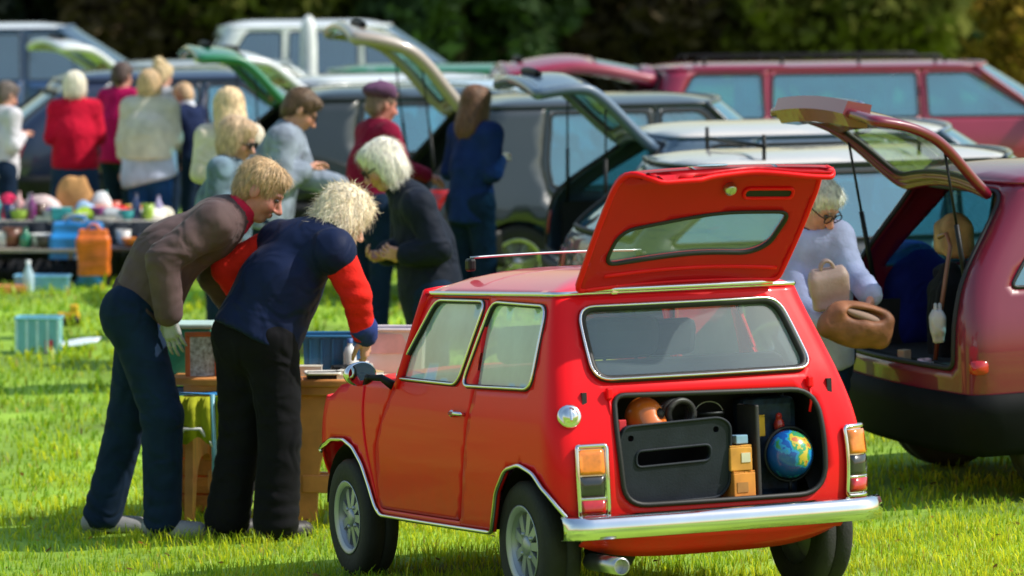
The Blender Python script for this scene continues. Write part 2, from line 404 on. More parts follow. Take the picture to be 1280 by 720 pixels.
def build_car(name, label, cat, M, sp, group=None):
    """sp: dict of proportions. Parts: body, roof, bonnet, door, window panes, lights, bumpers, wheels, seats, tailgate"""
    root = thing(name, label, cat, M, group)
    S = sp['shell']; h = sp.get('h', .07); pm = sp['paint']; gl = sp['glass']
    zs, zr = sp['zs'], sp['zr']; a0, a1, zb = sp['a0'], sp['a1'], sp['zb']
    fend = sp['fender']                                   # [(x,z)] from the windscreen foot forward to the nose
    trim = sp.get('trim', RUBBER)
    def half(sg):
        lo = [(S.P(np.array([0., zs]))[0], zs)]
        pts = []
        # bottom edge from the front centre to the rear centre, with wheel arches
        pts.append((0., zs)); pts.append((S.Tf*.9, zs))
        for arch in sp['arches']:
            for x, z in arch: pts.append(tuple(S.side(x, z)))
        zr_ = sp.get('zrear', zs)
        pts.append((S.half-S.Tr*.98, zr_)); pts.append((S.half, zr_))
        return pts
    bot = half(1)
    top = []
    fx = [p[0] for p in fend]
    top.append((0., fend[-1][1]+sp.get('nose', .03))); top.append((S.Tf*.8, fend[-1][1]+sp.get('nose', .03)*.4))
    for x, z in fend[::-1]: top.append(tuple(S.side(x, z)))
    k = 6
    for i in range(1, k+1):
        f = i/k; top.append(tuple(S.side(a0+(a1-a0)*f, zb+(zr-zb)*f)))
    xb = float(S.xb(zr))
    for x in np.linspace(a1, xb, 10)[1:]: top.append(tuple(S.side(x, zr)))
    for t in np.linspace(S.half-S.Tr-S.Tc2, S.half, 10)[1:]: top.append((t, zr))
    L = bot+top[::-1]                                      # left half outline: front-bottom ... rear-bottom, rear-top ... front-top
    Rb = [(S.T-t, z) for t, z in bot[::-1]][1:]; Rt = [(S.T-t, z) for t, z in top[::-1]][1:]
    outer = np.array(bot+Rb+Rt[::-1]+top[::-1])
    # drop near doubles
    q = [outer[0]]
    for p in outer[1:]:
        if np.linalg.norm(p-q[-1]) > .004: q.append(p)
    if np.linalg.norm(q[0]-q[-1]) < .004: q.pop()
    outer = np.array(q)
    holes = []; panes = []
    for sg in (1, -1):
        for poly in sp['windows']:
            rp = arc_poly(poly, sp.get('wr', .05)); tz = S.side(rp[:, 0], rp[:, 1], sg); panes.append((tz, sg))
    door_holes = []
    for sg in (1, -1):
        for poly in sp.get('doors', []):
            rp = arc_poly(poly, .04); door_holes.append((S.side(rp[:, 0], rp[:, 1], sg), sg))
    rear_ap = None
    if sp.get('aperture') is not None:
        rear_ap = S.rear(sp['aperture'][:, 0], sp['aperture'][:, 1])
    rear_win = None
    if sp.get('rearwin') is not None: rear_win = S.rear(sp['rearwin'][:, 0], sp['rearwin'][:, 1])
    holes = []
    for tz, sg in door_holes: holes.append(tz)
    in_door = []
    for tz, sg in panes:
        c = tz.mean(0)[None]; hit = [i for i, (d, s2) in enumerate(door_holes) if s2 == sg and inpoly(c, densify(d, .05))[0]]
        in_door.append(hit[0] if hit else None)
        if not hit: holes.append(tz)
    if rear_ap is not None: holes.append(rear_ap)
    if rear_win is not None: holes.append(rear_win)
    V, Fc = S.patch(outer, holes, h)
    mk('body', V, Fc, pm, root, True, sp.get('thick', .02))
    for i, (d, sg) in enumerate(door_holes):
        c = d.mean(0); dd = c+(d-c)*(1-.007/np.maximum(np.abs(d-c).max(), .1))
        V, Fc = S.patch(dd, [tz for (tz, s2), k in zip(panes, in_door) if k == i], h)
        dr = mk('door', V, Fc, pm, root, True, .02)
        hx, hz = sp['handles'][i % max(1, len(sp['doors']))]
        p = S.side(np.array([hx, hx-.11]), np.array([hz, hz]), sg); pp = S.P(p)+S.N(p)*.022
        mb = MB(); mb.tube([pp[0]-S.N(p)[0]*.02, pp[0], pp[1], pp[1]-S.N(p)[1]*.02], .009, 6)
        mb.ball(pp[0]-S.N(p)[0]*.012, (.016, .016, .016))
        mb.build('door_handle', CHROME if sp.get('chrome') else BLACKP, dr)
    for tz, sg in panes:
        c = tz.mean(0); t2 = c+(tz-c)*1.01
        V, Fc = S.patch(t2, [], max(h, .06), -.012)
        w = mk('side_window', V, Fc, gl, root)
        mb = MB(); mb.tube(S.loop(tz, -.003), .011, 6, closed=True); mb.build('window_seal', sp.get('seal', RUBBER), w)
        if sp.get('chrome'):
            mb = MB(); mb.tube(S.loop(tz, .007), .006, 6, closed=True); mb.build('chrome_surround', CHROME, w)
    # glazed fixed rear window
    if rear_win is not None:
        c = rear_win.mean(0)
        V, Fc = S.patch(c+(rear_win-c)*1.01, [], .06, -.01); w = mk('rear_window', V, Fc, sp.get('rglass', gl), root)
        mb = MB(); mb.tube(S.loop(rear_win, 0), .016, 8, closed=True); mb.build('window_seal', RUBBER, w)
        if sp.get('chrome'):
            mb = MB(); mb.tube(S.loop(c+(rear_win-c)*1.02, .014), .006, 6, closed=True); mb.build('chrome_surround', CHROME, w)
    # windscreen
    bz0, bz1 = sp.get('wbulge', (.3, .18))
    yl0, yl1 = float(S.P(S.side(a0, zb))[1]), float(S.P(S.side(a1, zr))[1])
    yr0, yr1 = float(S.P(S.side(a0, zb, -1))[1]), float(S.P(S.side(a1, zr, -1))[1])
    n, m = 17, 9; V = []
    for j in range(m):
        v = j/(m-1)
        for i in range(n):
            u = -1+2*i/(n-1); yl, yr = yl0+(yl1-yl0)*v, yr0+(yr1-yr0)*v
            V.append((a0+(a1-a0)*v+(1-abs(u)**2.4)*(bz0+(bz1-bz0)*v), yr+(yl-yr)*(u+1)/2, zb+(zr-zb)*v+(1-u*u)*.015))
    Fc = [(j*n+i, j*n+i+1, (j+1)*n+i+1, (j+1)*n+i) for j in range(m-1) for i in range(n-1)]
    ws = mk('windscreen', V, Fc, sp.get('wsglass', gl), root)
    V = np.array(V).reshape(m, n, 3)
    rim = list(V[0])+list(V[1:, -1])+list(V[-1, ::-1][1:])+list(V[::-1, 0][1:-1])
    mb = MB(); mb.tube(rim, .022, 6, closed=True); mb.build('windscreen_frame', sp.get('pillar', pm), ws)
    # roof
    tl = [S.P(S.side(x, zr)) for x in np.linspace(a1, xb, 16)]
    tr_ = [S.P(S.side(x, zr, -1)) for x in np.linspace(a1, xb, 16)]
    rr = [S.P(np.array([t, zr])) for t in np.linspace(S.half-S.Tr-S.Tc2, S.half+S.Tr+S.Tc2, 24)][1:-1]
    fr = list(V[-1, :, :])                                  # right to left along the screen's top
    ring = tl+rr+tr_[::-1]+fr[1:-1]
    ring = np.array(ring); ring[:, 2] = zr
    R2, Fr = cdt(ring[:, :2], [], sp.get('rh', .06))
    cx0, cx1 = ring[:, 0].min(), ring[:, 0].max()
    dd = np.full(len(R2), 9.)
    pr = densify(ring[:, :2], .02); nx = np.roll(pr, -1, 0)
    for A, B in zip(pr, nx):
        ab = B-A; t = np.clip(((R2-A) @ ab)/(ab @ ab+1e-12), 0, 1); dd = np.minimum(dd, np.linalg.norm(R2-A-t[:, None]*ab, axis=1))
    rc = sp.get('rcrown_r', .45); q = np.clip(dd/rc, 0, 1)
    xx = (R2[:, 0]-cx0)/(cx1-cx0)
    Z = zr+sp['crown']*(1-(1-q)**2.2)**.9+sp.get('roofslope', 0)*xx*np.clip(dd/.1, 0, 1)
    Vr = np.column_stack([R2, Z])
    Fr = [f if np.cross(Vr[f[1]]-Vr[f[0]], Vr[f[2]]-Vr[f[0]])[2] > 0 else f[::-1] for f in Fr]
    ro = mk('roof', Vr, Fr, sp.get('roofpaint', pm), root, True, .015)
    rail = ring.copy(); cen = ring.mean(0); rail[:, :2] += (rail[:, :2]-cen[:2])*.004
    mb = MB(); mb.tube(rail, .011 if sp.get('chrome') else .009, 6, closed=True); mb.build('drip_rail', sp.get('railmat', pm), ro)
    # bonnet: from the windscreen foot to the nose
    xs = np.linspace(0, 1, 14); ys = np.linspace(-1, 1, 15); V = []
    fxs = np.array([p[0] for p in fend]); fzs = np.array([p[1] for p in fend]); o_ = np.argsort(fxs)
    xnose = fend[-1][0]; zn = fend[-1][1]+sp.get('nose', .03)
    for f in xs:
        for u in ys:
            x = a0-.05+(xnose-a0+.05)*f
            z = float(np.interp(x, fxs[o_], fzs[o_]))
            p = S.P(S.side(x, z, 1 if u >= 0 else -1))
            xc = float(S.Xf(zn))-.02; x2 = x+(xc-xnose)*f**3*(1-abs(u)**2.5)
            V.append((x2, p[1]*abs(u), z+.05*(1-abs(u)**2.2)*(1-f**4)+(zn-fend[-1][1])*(f**4)*(1-abs(u)**2)))
    m_, n_ = len(xs), len(ys)
    Fc = [(i*n_+j, i*n_+j+1, (i+1)*n_+j+1, (i+1)*n_+j) for i in range(m_-1) for j in range(n_-1)]
    mk('bonnet', V, [f[::-1] for f in Fc], pm, root, True, .01)
    # underside, dark tub and seats
    mb = MB(); x0, x1 = float(S.Xr(zs+.1))+.12, fend[-1][0]-.05
    wi = float(S.WL(.4))-sp['tw']-.06
    mb.box(((x0+x1)/2, 0, zs+.06), (x1-x0, wi*2, .1))
    mb.box((sp['wx'][1]+sp['tr']+.1+(sp['wx'][0]-sp['tr']-.1-(sp['wx'][1]+sp['tr']+.1))/2, 0, zs+.05), (sp['wx'][0]-sp['wx'][1]-2*sp['tr']-.2, float(S.WL(.4))*2-.06, .06))
    mb.box((x1-.25, 0, .5), (.04, wi*2, .5)); mb.box((a0+.1, 0, .62), (.05, float(S.WL(.6))*2-.1, .44))
    mb.build('underbody', DARK, root)
    mb = MB(); mb.box((a0-.08, 0, zb-.04), (.34, yl0*2-.1, .16), None, .05)
    mb.tube([(a0-.42+.04*math.sin(t), .33+.18*math.cos(t), zb-.02+.17*math.sin(t)) for t in np.linspace(0, 2*math.pi, 25)[:-1]], .014, 6, closed=True)
    mb.build('dashboard', BLACKP, root)
    for x, y, z, w_, hd in sp['seats']:
        mb = MB(); seat_mb(mb, x, y, z, w_, sp.get('sback', .55), hd); mb.build('seat', SEATM, root)
    put_wheels(root, sp['wx'], sp['wy'], sp['tr']+sp.get('tyoff', 0), sp['tr'], sp['tw'], sp['rimr'], sp.get('spokes', 8), sp.get('rimmat', STEEL), sp.get('skew', 0))
    return root, S, dict(ring=ring, rear_ap=rear_ap, panes=panes)
# ------------------------------------------------------------------ smooth bodies: blended round shapes turned into one surface
class Field:
    def __init__(s, lo, hi, h):
        s.h = h; s.lo = np.asarray(lo, float)
        s.n = np.ceil((np.asarray(hi, float)-s.lo)/h).astype(int)+2
        s.ax = [s.lo[i]+h*np.arange(s.n[i]) for i in range(3)]
        s.D = np.full(s.n, .25)
    def _sub(s, lo, hi):
        i0 = np.clip(np.floor((lo-s.lo)/s.h).astype(int), 0, s.n-1); i1 = np.clip(np.ceil((hi-s.lo)/s.h).astype(int)+1, 1, s.n)
        if np.any(i1 <= i0): return None, None
        sl = tuple(slice(a, b) for a, b in zip(i0, i1))
        P = np.stack(np.meshgrid(*[s.ax[i][sl[i]] for i in range(3)], indexing='ij'), -1)
        return sl, P
    def _put(s, sl, d, k, sub=False):
        a = s.D[sl]
        if sub:
            d = -d; hh = np.clip(.5-.5*(a-d)/k, 0, 1); s.D[sl] = a+(d-a)*hh+k*hh*(1-hh)
        else:
            hh = np.clip(.5+.5*(d-a)/k, 0, 1); s.D[sl] = d+(a-d)*hh-k*hh*(1-hh)
    def cone(s, a, b, ra, rb, k=.03, sub=False, squash=None):
        a = np.asarray(a, float); b = np.asarray(b, float); m = max(ra, rb)+k+3*s.h
        sl, P = s._sub(np.minimum(a, b)-m, np.maximum(a, b)+m)
        if sl is None: return s
        ba = b-a; pa = P-a; t = np.clip((pa @ ba)/(ba @ ba+1e-12), 0, 1)
        q = pa-t[..., None]*ba
        if squash is not None:
            ax, f = squash; ax = np.asarray(ax, float); ax = ax/np.linalg.norm(ax); c = q @ ax; q = q+(c*(f-1))[..., None]*ax
        d = np.linalg.norm(q, axis=-1)-(ra+(rb-ra)*t)
        s._put(sl, d, k, sub); return s
    def ell(s, c, r, Rm=None, k=.03, sub=False):
        c = np.asarray(c, float); r = np.asarray(r, float); m = r.max()+k+3*s.h
        sl, P = s._sub(c-m, c+m)
        if sl is None: return s
        q = P-c
        if Rm is not None: q = q @ np.asarray(Rm)
        k0 = np.linalg.norm(q/r, axis=-1); k1 = np.linalg.norm(q/(r*r), axis=-1)+1e-9
        s._put(sl, k0*(k0-1)/k1, k, sub); return s
    def box(s, c, half, r=.02, k=.02):
        c = np.asarray(c, float); half = np.asarray(half, float); sl, P = s._sub(c-half-k-3*s.h, c+half+k+3*s.h)
        if sl is None: return s
        q = np.abs(P-c)-(half-r); d = np.linalg.norm(np.maximum(q, 0), axis=-1)+np.minimum(q.max(-1), 0)-r; s._put(sl, d, k); return s
    def cut(s, p, n, k=.006):
        """remove the side the normal points to"""
        n = np.asarray(n, float); n /= np.linalg.norm(n)
        P = np.stack(np.meshgrid(*s.ax, indexing='ij'), -1); d = (P-np.asarray(p)) @ n
        a = s.D; hh = np.clip(.5-.5*(a-d)/k, 0, 1); s.D = a+(d-a)*hh+k*hh*(1-hh); return s
    def mesh(s):
        D = s.D; D[0] = D[-1] = .1; D[:, 0] = D[:, -1] = .1; D[:, :, 0] = D[:, :, -1] = .1
        I = D < 0; nx, ny, nz = D.shape
        c = np.zeros((nx-1, ny-1, nz-1), int)
        for dx in (0, 1):
            for dy in (0, 1):
                for dz in (0, 1): c += I[dx:nx-1+dx, dy:ny-1+dy, dz:nz-1+dz]
        act = np.argwhere((c > 0) & (c < 8))
        if len(act) == 0: return np.zeros((0, 3)), []
        idx = -np.ones(c.shape, int); idx[tuple(act.T)] = np.arange(len(act))
        acc = np.zeros((len(act), 3)); cnt = np.zeros(len(act))
        corners = [(a, b, e) for a in (0, 1) for b in (0, 1) for e in (0, 1)]
        for a in corners:
            for ax in range(3):
                if a[ax]: continue
                b = list(a); b[ax] = 1
                da = D[act[:, 0]+a[0], act[:, 1]+a[1], act[:, 2]+a[2]]; db = D[act[:, 0]+b[0], act[:, 1]+b[1], act[:, 2]+b[2]]
                m = (da < 0) != (db < 0); t = np.where(m, da/np.where(m, da-db, 1), 0)
                p = np.array(a, float)[None]+np.zeros((len(act), 3)); p[:, ax] = t
                acc[m] += p[m]; cnt[m] += 1
        V = s.lo+(act+acc/np.maximum(cnt, 1)[:, None])*s.h
        Fc = []
        for ax in range(3):
            u, v = [(1, 2), (2, 0), (0, 1)][ax]
            A = [slice(0, -1)]*3; B = [slice(0, -1)]*3
            sa = [slice(1, -1)]*3; sa[ax] = slice(0, -1); sb = [slice(1, -1)]*3; sb[ax] = slice(1, None)
            e = I[tuple(sa)] != I[tuple(sb)]
            q = np.argwhere(e); off = np.ones(3, int); off[ax] = 0; q = q+off
            ins = I[tuple(q.T)]
            cells = []
            for du, dv in ((0, 0), (-1, 0), (-1, -1), (0, -1)):
                w = q.copy(); w[:, u] += du; w[:, v] += dv; cells.append(idx[tuple(w.T)])
            Q = np.stack(cells, 1); Q[~ins] = Q[~ins][:, ::-1]
            Fc.append(Q)
        Fc = np.concatenate(Fc); Fc = Fc[(Fc >= 0).all(1)]
        return V, Fc
def vnormals(V, Fc):
    Fc = np.asarray(Fc); n = np.cross(V[Fc[:, 2]]-V[Fc[:, 0]], V[Fc[:, 3]]-V[Fc[:, 1]]); N = np.zeros_like(V)
    for k in range(4): np.add.at(N, Fc[:, k], n)
    return N/(np.linalg.norm(N, axis=1, keepdims=True)+1e-12)
def waves(P, scale, seed, n=7, stretch=None):
    r = np.random.default_rng(seed); P = np.asarray(P)
    if stretch is not None: P = P*np.asarray(stretch)
    w = np.zeros(len(P)); Q = P*scale
    Q = Q+.6*np.stack([np.sin(Q[:, 1]*1.3+r.uniform(0, 6)), np.sin(Q[:, 2]*1.1+r.uniform(0, 6)), np.sin(Q[:, 0]*1.2+r.uniform(0, 6))], 1)
    for i in range(n):
        k = r.normal(size=3); k /= np.linalg.norm(k); f = r.uniform(.6, 2.2); w += np.sin(Q @ k*f+r.uniform(0, 6.28))/n*1.6
    return w
def fold(V, Fc, amp, scale, seed, stretch=None):
    N = vnormals(V, Fc); w = waves(V, scale, seed, stretch=stretch); w2 = 1-np.abs(waves(V, scale*.7, seed+5, stretch=stretch))*1.4
    return V+N*((w*.5+w2*.6)*amp)[:, None]
class MB4(MB):
    pass
def big_mesh(name, V, Fc, mats, parent=None, mi=None, tint=None, smooth=True):
    """fast path for quads/triangles given as an array"""
    me = bpy.data.meshes.new(name); Fc = np.asarray(Fc); k = Fc.shape[1]
    me.vertices.add(len(V)); me.vertices.foreach_set('co', np.asarray(V, np.float32).ravel())
    me.loops.add(Fc.size); me.loops.foreach_set('vertex_index', Fc.astype(np.int32).ravel())
    me.polygons.add(len(Fc)); me.polygons.foreach_set('loop_start', np.arange(0, Fc.size, k, dtype=np.int32))
    me.update(calc_edges=True)
    me.polygons.foreach_set('use_smooth', np.full(len(Fc), smooth))
    for m in (mats if isinstance(mats, (list, tuple)) else [mats]): me.materials.append(m)
    if mi is not None: me.polygons.foreach_set('material_index', np.asarray(mi, np.int32))
    if tint is not None:
        a = me.color_attributes.new('tint', 'FLOAT_COLOR', 'POINT'); c = np.ones((len(V), 4), np.float32); c[:, :3] = tint; a.data.foreach_set('color', c.ravel())
    me.validate()
    o = bpy.data.objects.new(name, me); link(o, parent); return o

# ------------------------------------------------------------------ people
SKIN = pmat('skin', (.55, .27, .19), rough=.5, var=.12, vscale=30, bump=.08, bscale=150, tint=True, sss=.12)
EYEM = pmat('eye', (.05, .035, .03), rough=.1, coat=1)
HAIRMATS = {}
def hairmat(col):
    key = 'hair_%d_%d_%d' % tuple(int(c*99) for c in col)
    return pmat(key, col, rough=.55, var=.45, vscale=60, bump=.6, bscale=90, sheen=.15, aniso_scale=(1, 1, .35), coord='Object')
def cloth(name, col, rough=.9, var=.22, sheen=.03, bump=.55, bscale=6):
    return pmat(name, col, rough=rough, var=var, vscale=7, sheen=sheen, bump=bump, bscale=bscale, spec=.12, bdist=.05)
def frame_from(f, u):
    f = np.asarray(f, float); f /= np.linalg.norm(f); u = np.asarray(u, float); u = u-f*(u @ f); u /= np.linalg.norm(u)
    return np.stack([f, np.cross(u, f), u], 1)      # columns: forward, left, up
def head_mesh(c, Rm, s, neck, skin, h):
    """head in its own frame (forward, left, up), about .235*s from chin to crown"""
    fl = Field((-.15, -.12, -.17), (.16, .12, .16), h/s)
    fl.ell((-.015, 0, .035), (.095, .076, .085), k=.02); fl.ell((.03, 0, -.035), (.062, .060, .082), k=.03)
    fl.ell((.052, 0, -.098), (.028, .030, .022), k=.025)
    for y in (.036, -.036): fl.ell((.066, y, -.035), (.022, .022, .026), k=.02)
    fl.ell((.078, 0, .022), (.018, .048, .012), k=.015)
    for y in (.031, -.031): fl.ell((.102, y, .002), (.016, .017, .012), k=.012, sub=True)
    fl.cone((.088, 0, .004), (.116, 0, -.036), .009, .013, k=.012)
    for y in (.010, -.010): fl.ell((.104, y, -.041), (.012, .009, .008), k=.008)
    fl.ell((.088, 0, -.063), (.012, .024, .006), k=.006); fl.ell((.086, 0, -.073), (.012, .020, .007), k=.006)
    for y in (.078, -.078): fl.ell((-.008, y, -.008), (.022, .010, .034), rotm('Y', -.15), k=.008)
    nl = (np.asarray(neck)-c) @ Rm/s
    fl.cone((-.02, 0, -.06), np.clip(nl, -.16, .16), .052, .056, k=.03)
    V, Fc = fl.mesh()
    tint = np.tile(np.asarray(skin, float), (len(V), 1))
    def blob(p, r, col, a):
        w = np.exp(-(((V-np.asarray(p))/np.asarray(r))**2).sum(1))[:, None]*a
        return tint*(1-w)+np.asarray(col)*w
    tint = blob((.1, 0, -.068), (.02, .026, .010), np.asarray(skin)*np.array([.85, .55, .55]), .8)
    for y in (.042, -.042): tint = blob((.08, y, -.035), (.04, .03, .03), np.asarray(skin)*np.array([1.1, .72, .68]), .6)
    tint = blob((.115, 0, -.036), (.02, .02, .02), np.asarray(skin)*np.array([1.1, .75, .7]), .5)
    for y in (.032, -.032): tint = blob((.095, y, .024), (.02, .022, .006), np.asarray(skin)*.35, .8)
    return c+(V*s) @ Rm.T, Fc, tint
def hand_mesh(w, d, n, s, side, curl=.5, h=.0045, spread=.12, grip=None):
    """hand at wrist w, fingers along d, palm facing n; side +1 thumb towards cross(n,d)"""
    d = np.asarray(d, float); d /= np.linalg.norm(d); n = np.asarray(n, float); n = n-d*(n @ d); n /= np.linalg.norm(n)
    t = np.cross(n, d)*side
    Q = np.stack([d, t, n], 1)
    fl = Field((-.05, -.07, -.05), (.21, .09, .13), h)
    fl.cone((-.04, 0, 0), (.02, 0, 0), .027, .026, k=.012, squash=((0, 0, 1), 1.25))
    fl.cone((.02, .018, 0), (.085, .024, 0), .020, .018, k=.012); fl.cone((.02, -.016, 0), (.078, -.026, 0), .020, .016, k=.012); fl.cone((.02, 0, 0), (.088, 0, 0), .019, .016, k=.01)
    L = [(.030, .046, .026, .022), (.010, .050, .030, .023), (-.011, .047, .028, .022), (-.030, .037, .022, .019)]
    for i, (y, a, b, c_) in enumerate(L):
        p = np.array([.086-.006*abs(i-1), y, 0]); ang = curl*(.55+.08*i); dirv = lambda q: np.array([math.cos(q), spread*(1.2-i)*.5*math.cos(q), math.sin(q)])
        q = p
        for ln, r0, r1, da in ((a, .0098, .0088, 0), (b, .0088, .0080, curl*.9), (c_, .0080, .0066, curl*.6)):
            ang += da; e = q+dirv(ang)*ln; fl.cone(q, e, r0, r1, k=.004); q = e
    p = np.array([.015, .026, .006]); 
    for e, r0, r1 in ((np.array([.045, .052, .020+.01*curl]), .015, .012), (np.array([.078, .058-.014*curl, .030+.02*curl]), .0115, .010), (np.array([.103, .052-.028*curl, .036+.03*curl]), .0098, .0075)):
        fl.cone(p, e, r0, r1, k=.005); p = e
    V, Fc = fl.mesh()
    return np.asarray(w)+(V*s) @ Q.T, Fc
def strands(rgs, V, N, n, ln, wd, flow, jit=.5, curl=0.):
    """short ribbons lying along the hair, lifting at the tip"""
    i = rgs.integers(0, len(V), n); p = V[i]+N[i]*.002; nn = N[i]
    f = np.asarray(flow(p), float); f = f-nn*(f*nn).sum(1, keepdims=True)
    f = f/(np.linalg.norm(f, axis=1, keepdims=True)+1e-9)+rgs.normal(size=(n, 3))*jit*.5
    s = np.cross(f, nn); s /= np.linalg.norm(s, axis=1, keepdims=True)+1e-9
    l = ln*rgs.uniform(.5, 1.3, (n, 1)); w = wd*rgs.uniform(.6, 1.4, (n, 1))
    lift = rgs.uniform(.0, .28, (n, 1))*(1+3*min(1, curl))
    cu = s*np.sin(rgs.uniform(0, 6.28, (n, 1)))*curl
    a = p-s*w; b = p+s*w; m = p+f*l*.5+nn*l*lift*.35+cu*l*.5; c = m-s*w*.8; d = m+s*w*.8; e = p+f*l+nn*l*lift*.5-cu*l*.4
    VV = np.stack([a, b, d, c, e, e+s*w*.2], 1).reshape(-1, 3); b0 = np.arange(n)[:, None]*6
    FF = np.concatenate([b0+[0, 1, 2, 3], b0+[3, 2, 5, 4]])
    return VV, FF
def join(parts):
    V = []; Fc = []; n = 0
    for v, f in parts:
        V.append(np.asarray(v)); Fc.append(np.asarray(f)+n); n += len(v)
    return np.concatenate(V), np.concatenate(Fc)
def make_hair(root, c, Rm, s, style, col, h, nstr, seed):
    fl = Field((-.22, -.17, -.30), (.15, .17, .19), h/s)
    big = dict(short=0, bob=.008, long=.008, curly=.014, bun=.004, cap=0, crop=-.004)[style]
    fl.ell((-.018, 0, .042), (.102+big, .086+big, .088+big), k=.02)
    fl.ell((.035, 0, .085), (.06, .066, .032+big), k=.02)
    if style in ('short', 'crop'): fl.ell((-.055, 0, -.02), (.058, .078, .068), k=.03)
    if style == 'bob':
        fl.ell((-.045, 0, -.03), (.075, .098, .095), k=.03)
        for y in (.075, -.075): fl.ell((.0, y, -.03), (.052, .026, .085), k=.03)
    if style == 'long':
        fl.ell((-.05, 0, -.06), (.072, .10, .14), k=.03); fl.ell((-.06, 0, -.16), (.06, .105, .10), k=.04)
        for y in (.078, -.078): fl.ell((-.005, y, -.06), (.05, .026, .12), k=.03)
    if style == 'curly':
        fl.ell((-.05, 0, -.03), (.085, .105, .10), k=.03)
        for y in (.075, -.075): fl.ell((-.01, y, -.02), (.055, .036, .08), k=.03)
    if style == 'bun':
        fl.ell((-.05, 0, -.02), (.065, .084, .08), k=.03); fl.ell((-.085, 0, .115), (.048, .05, .045), k=.015)
    fl.ell((.115, 0, -.045), (.072, .068 if style not in ('bob', 'long') else .060, .098), k=.012, sub=True)
    V, Fc = fl.mesh()
    V = fold(V, Fc, .0045 if style != 'curly' else .009, 80 if style != 'curly' else 85, seed, (1, 1, .35))
    N = vnormals(V, Fc)
    r = np.random.default_rng(seed)
    crown = np.array([-.03, 0, .13])
    flow = lambda p: (p-crown)*np.array([1, 1, .6])+np.array([0, 0, -.06])
    P = [(V, Fc)]
    if nstr: P.append(strands(r, V, N, int(nstr*2.2), (.036 if style in ('short', 'crop') else .055) if style != 'curly' else .019, .0007, flow, .30 if style != 'curly' else 1.5, 0 if style != 'curly' else .8))
    V, Fc = join(P)
    return big_mesh('hair', c+(V*s) @ Rm.T, Fc, hairmat(col), root)
def creases(V, Fc, J, items, s, seed):
    '''gathered folds where cloth bends: (joint, limb axis from, to, reach, amplitude, wavelength)'''
    r = np.random.default_rng(seed); N = vnormals(V, Fc); d = np.zeros(len(V))
    for c, a, b, reach, amp, wl in items:
        ax = np.asarray(b)-np.asarray(a); ax = ax/np.linalg.norm(ax); q = V-c
        al = q @ ax; rad = q-al[:, None]*ax; tmp = np.array([.3, .8, .5]); e1 = np.cross(ax, tmp); e1 /= np.linalg.norm(e1); e2 = np.cross(ax, e1); th = np.arctan2(rad @ e2, rad @ e1)
        w = np.exp(-(np.linalg.norm(q, axis=1)/reach)**2)
        ph = al/wl*4.6+2.2*np.sin(th+r.uniform(0, 6))+1.5*np.sin(2*th+r.uniform(0, 6))+5.*waves(V, 6.5, seed+3)
        d += .50*amp*w*(np.abs(np.sin(ph*.5))*1.6-1.0)*np.clip(.45+.45*np.sin(th+r.uniform(0, 6))+.7*waves(V, 11, seed+8), 0, 1.2)
    return V+N*d[:, None]
def perp(a, b):
    return (np.asarray(a)+np.asarray(b))/2
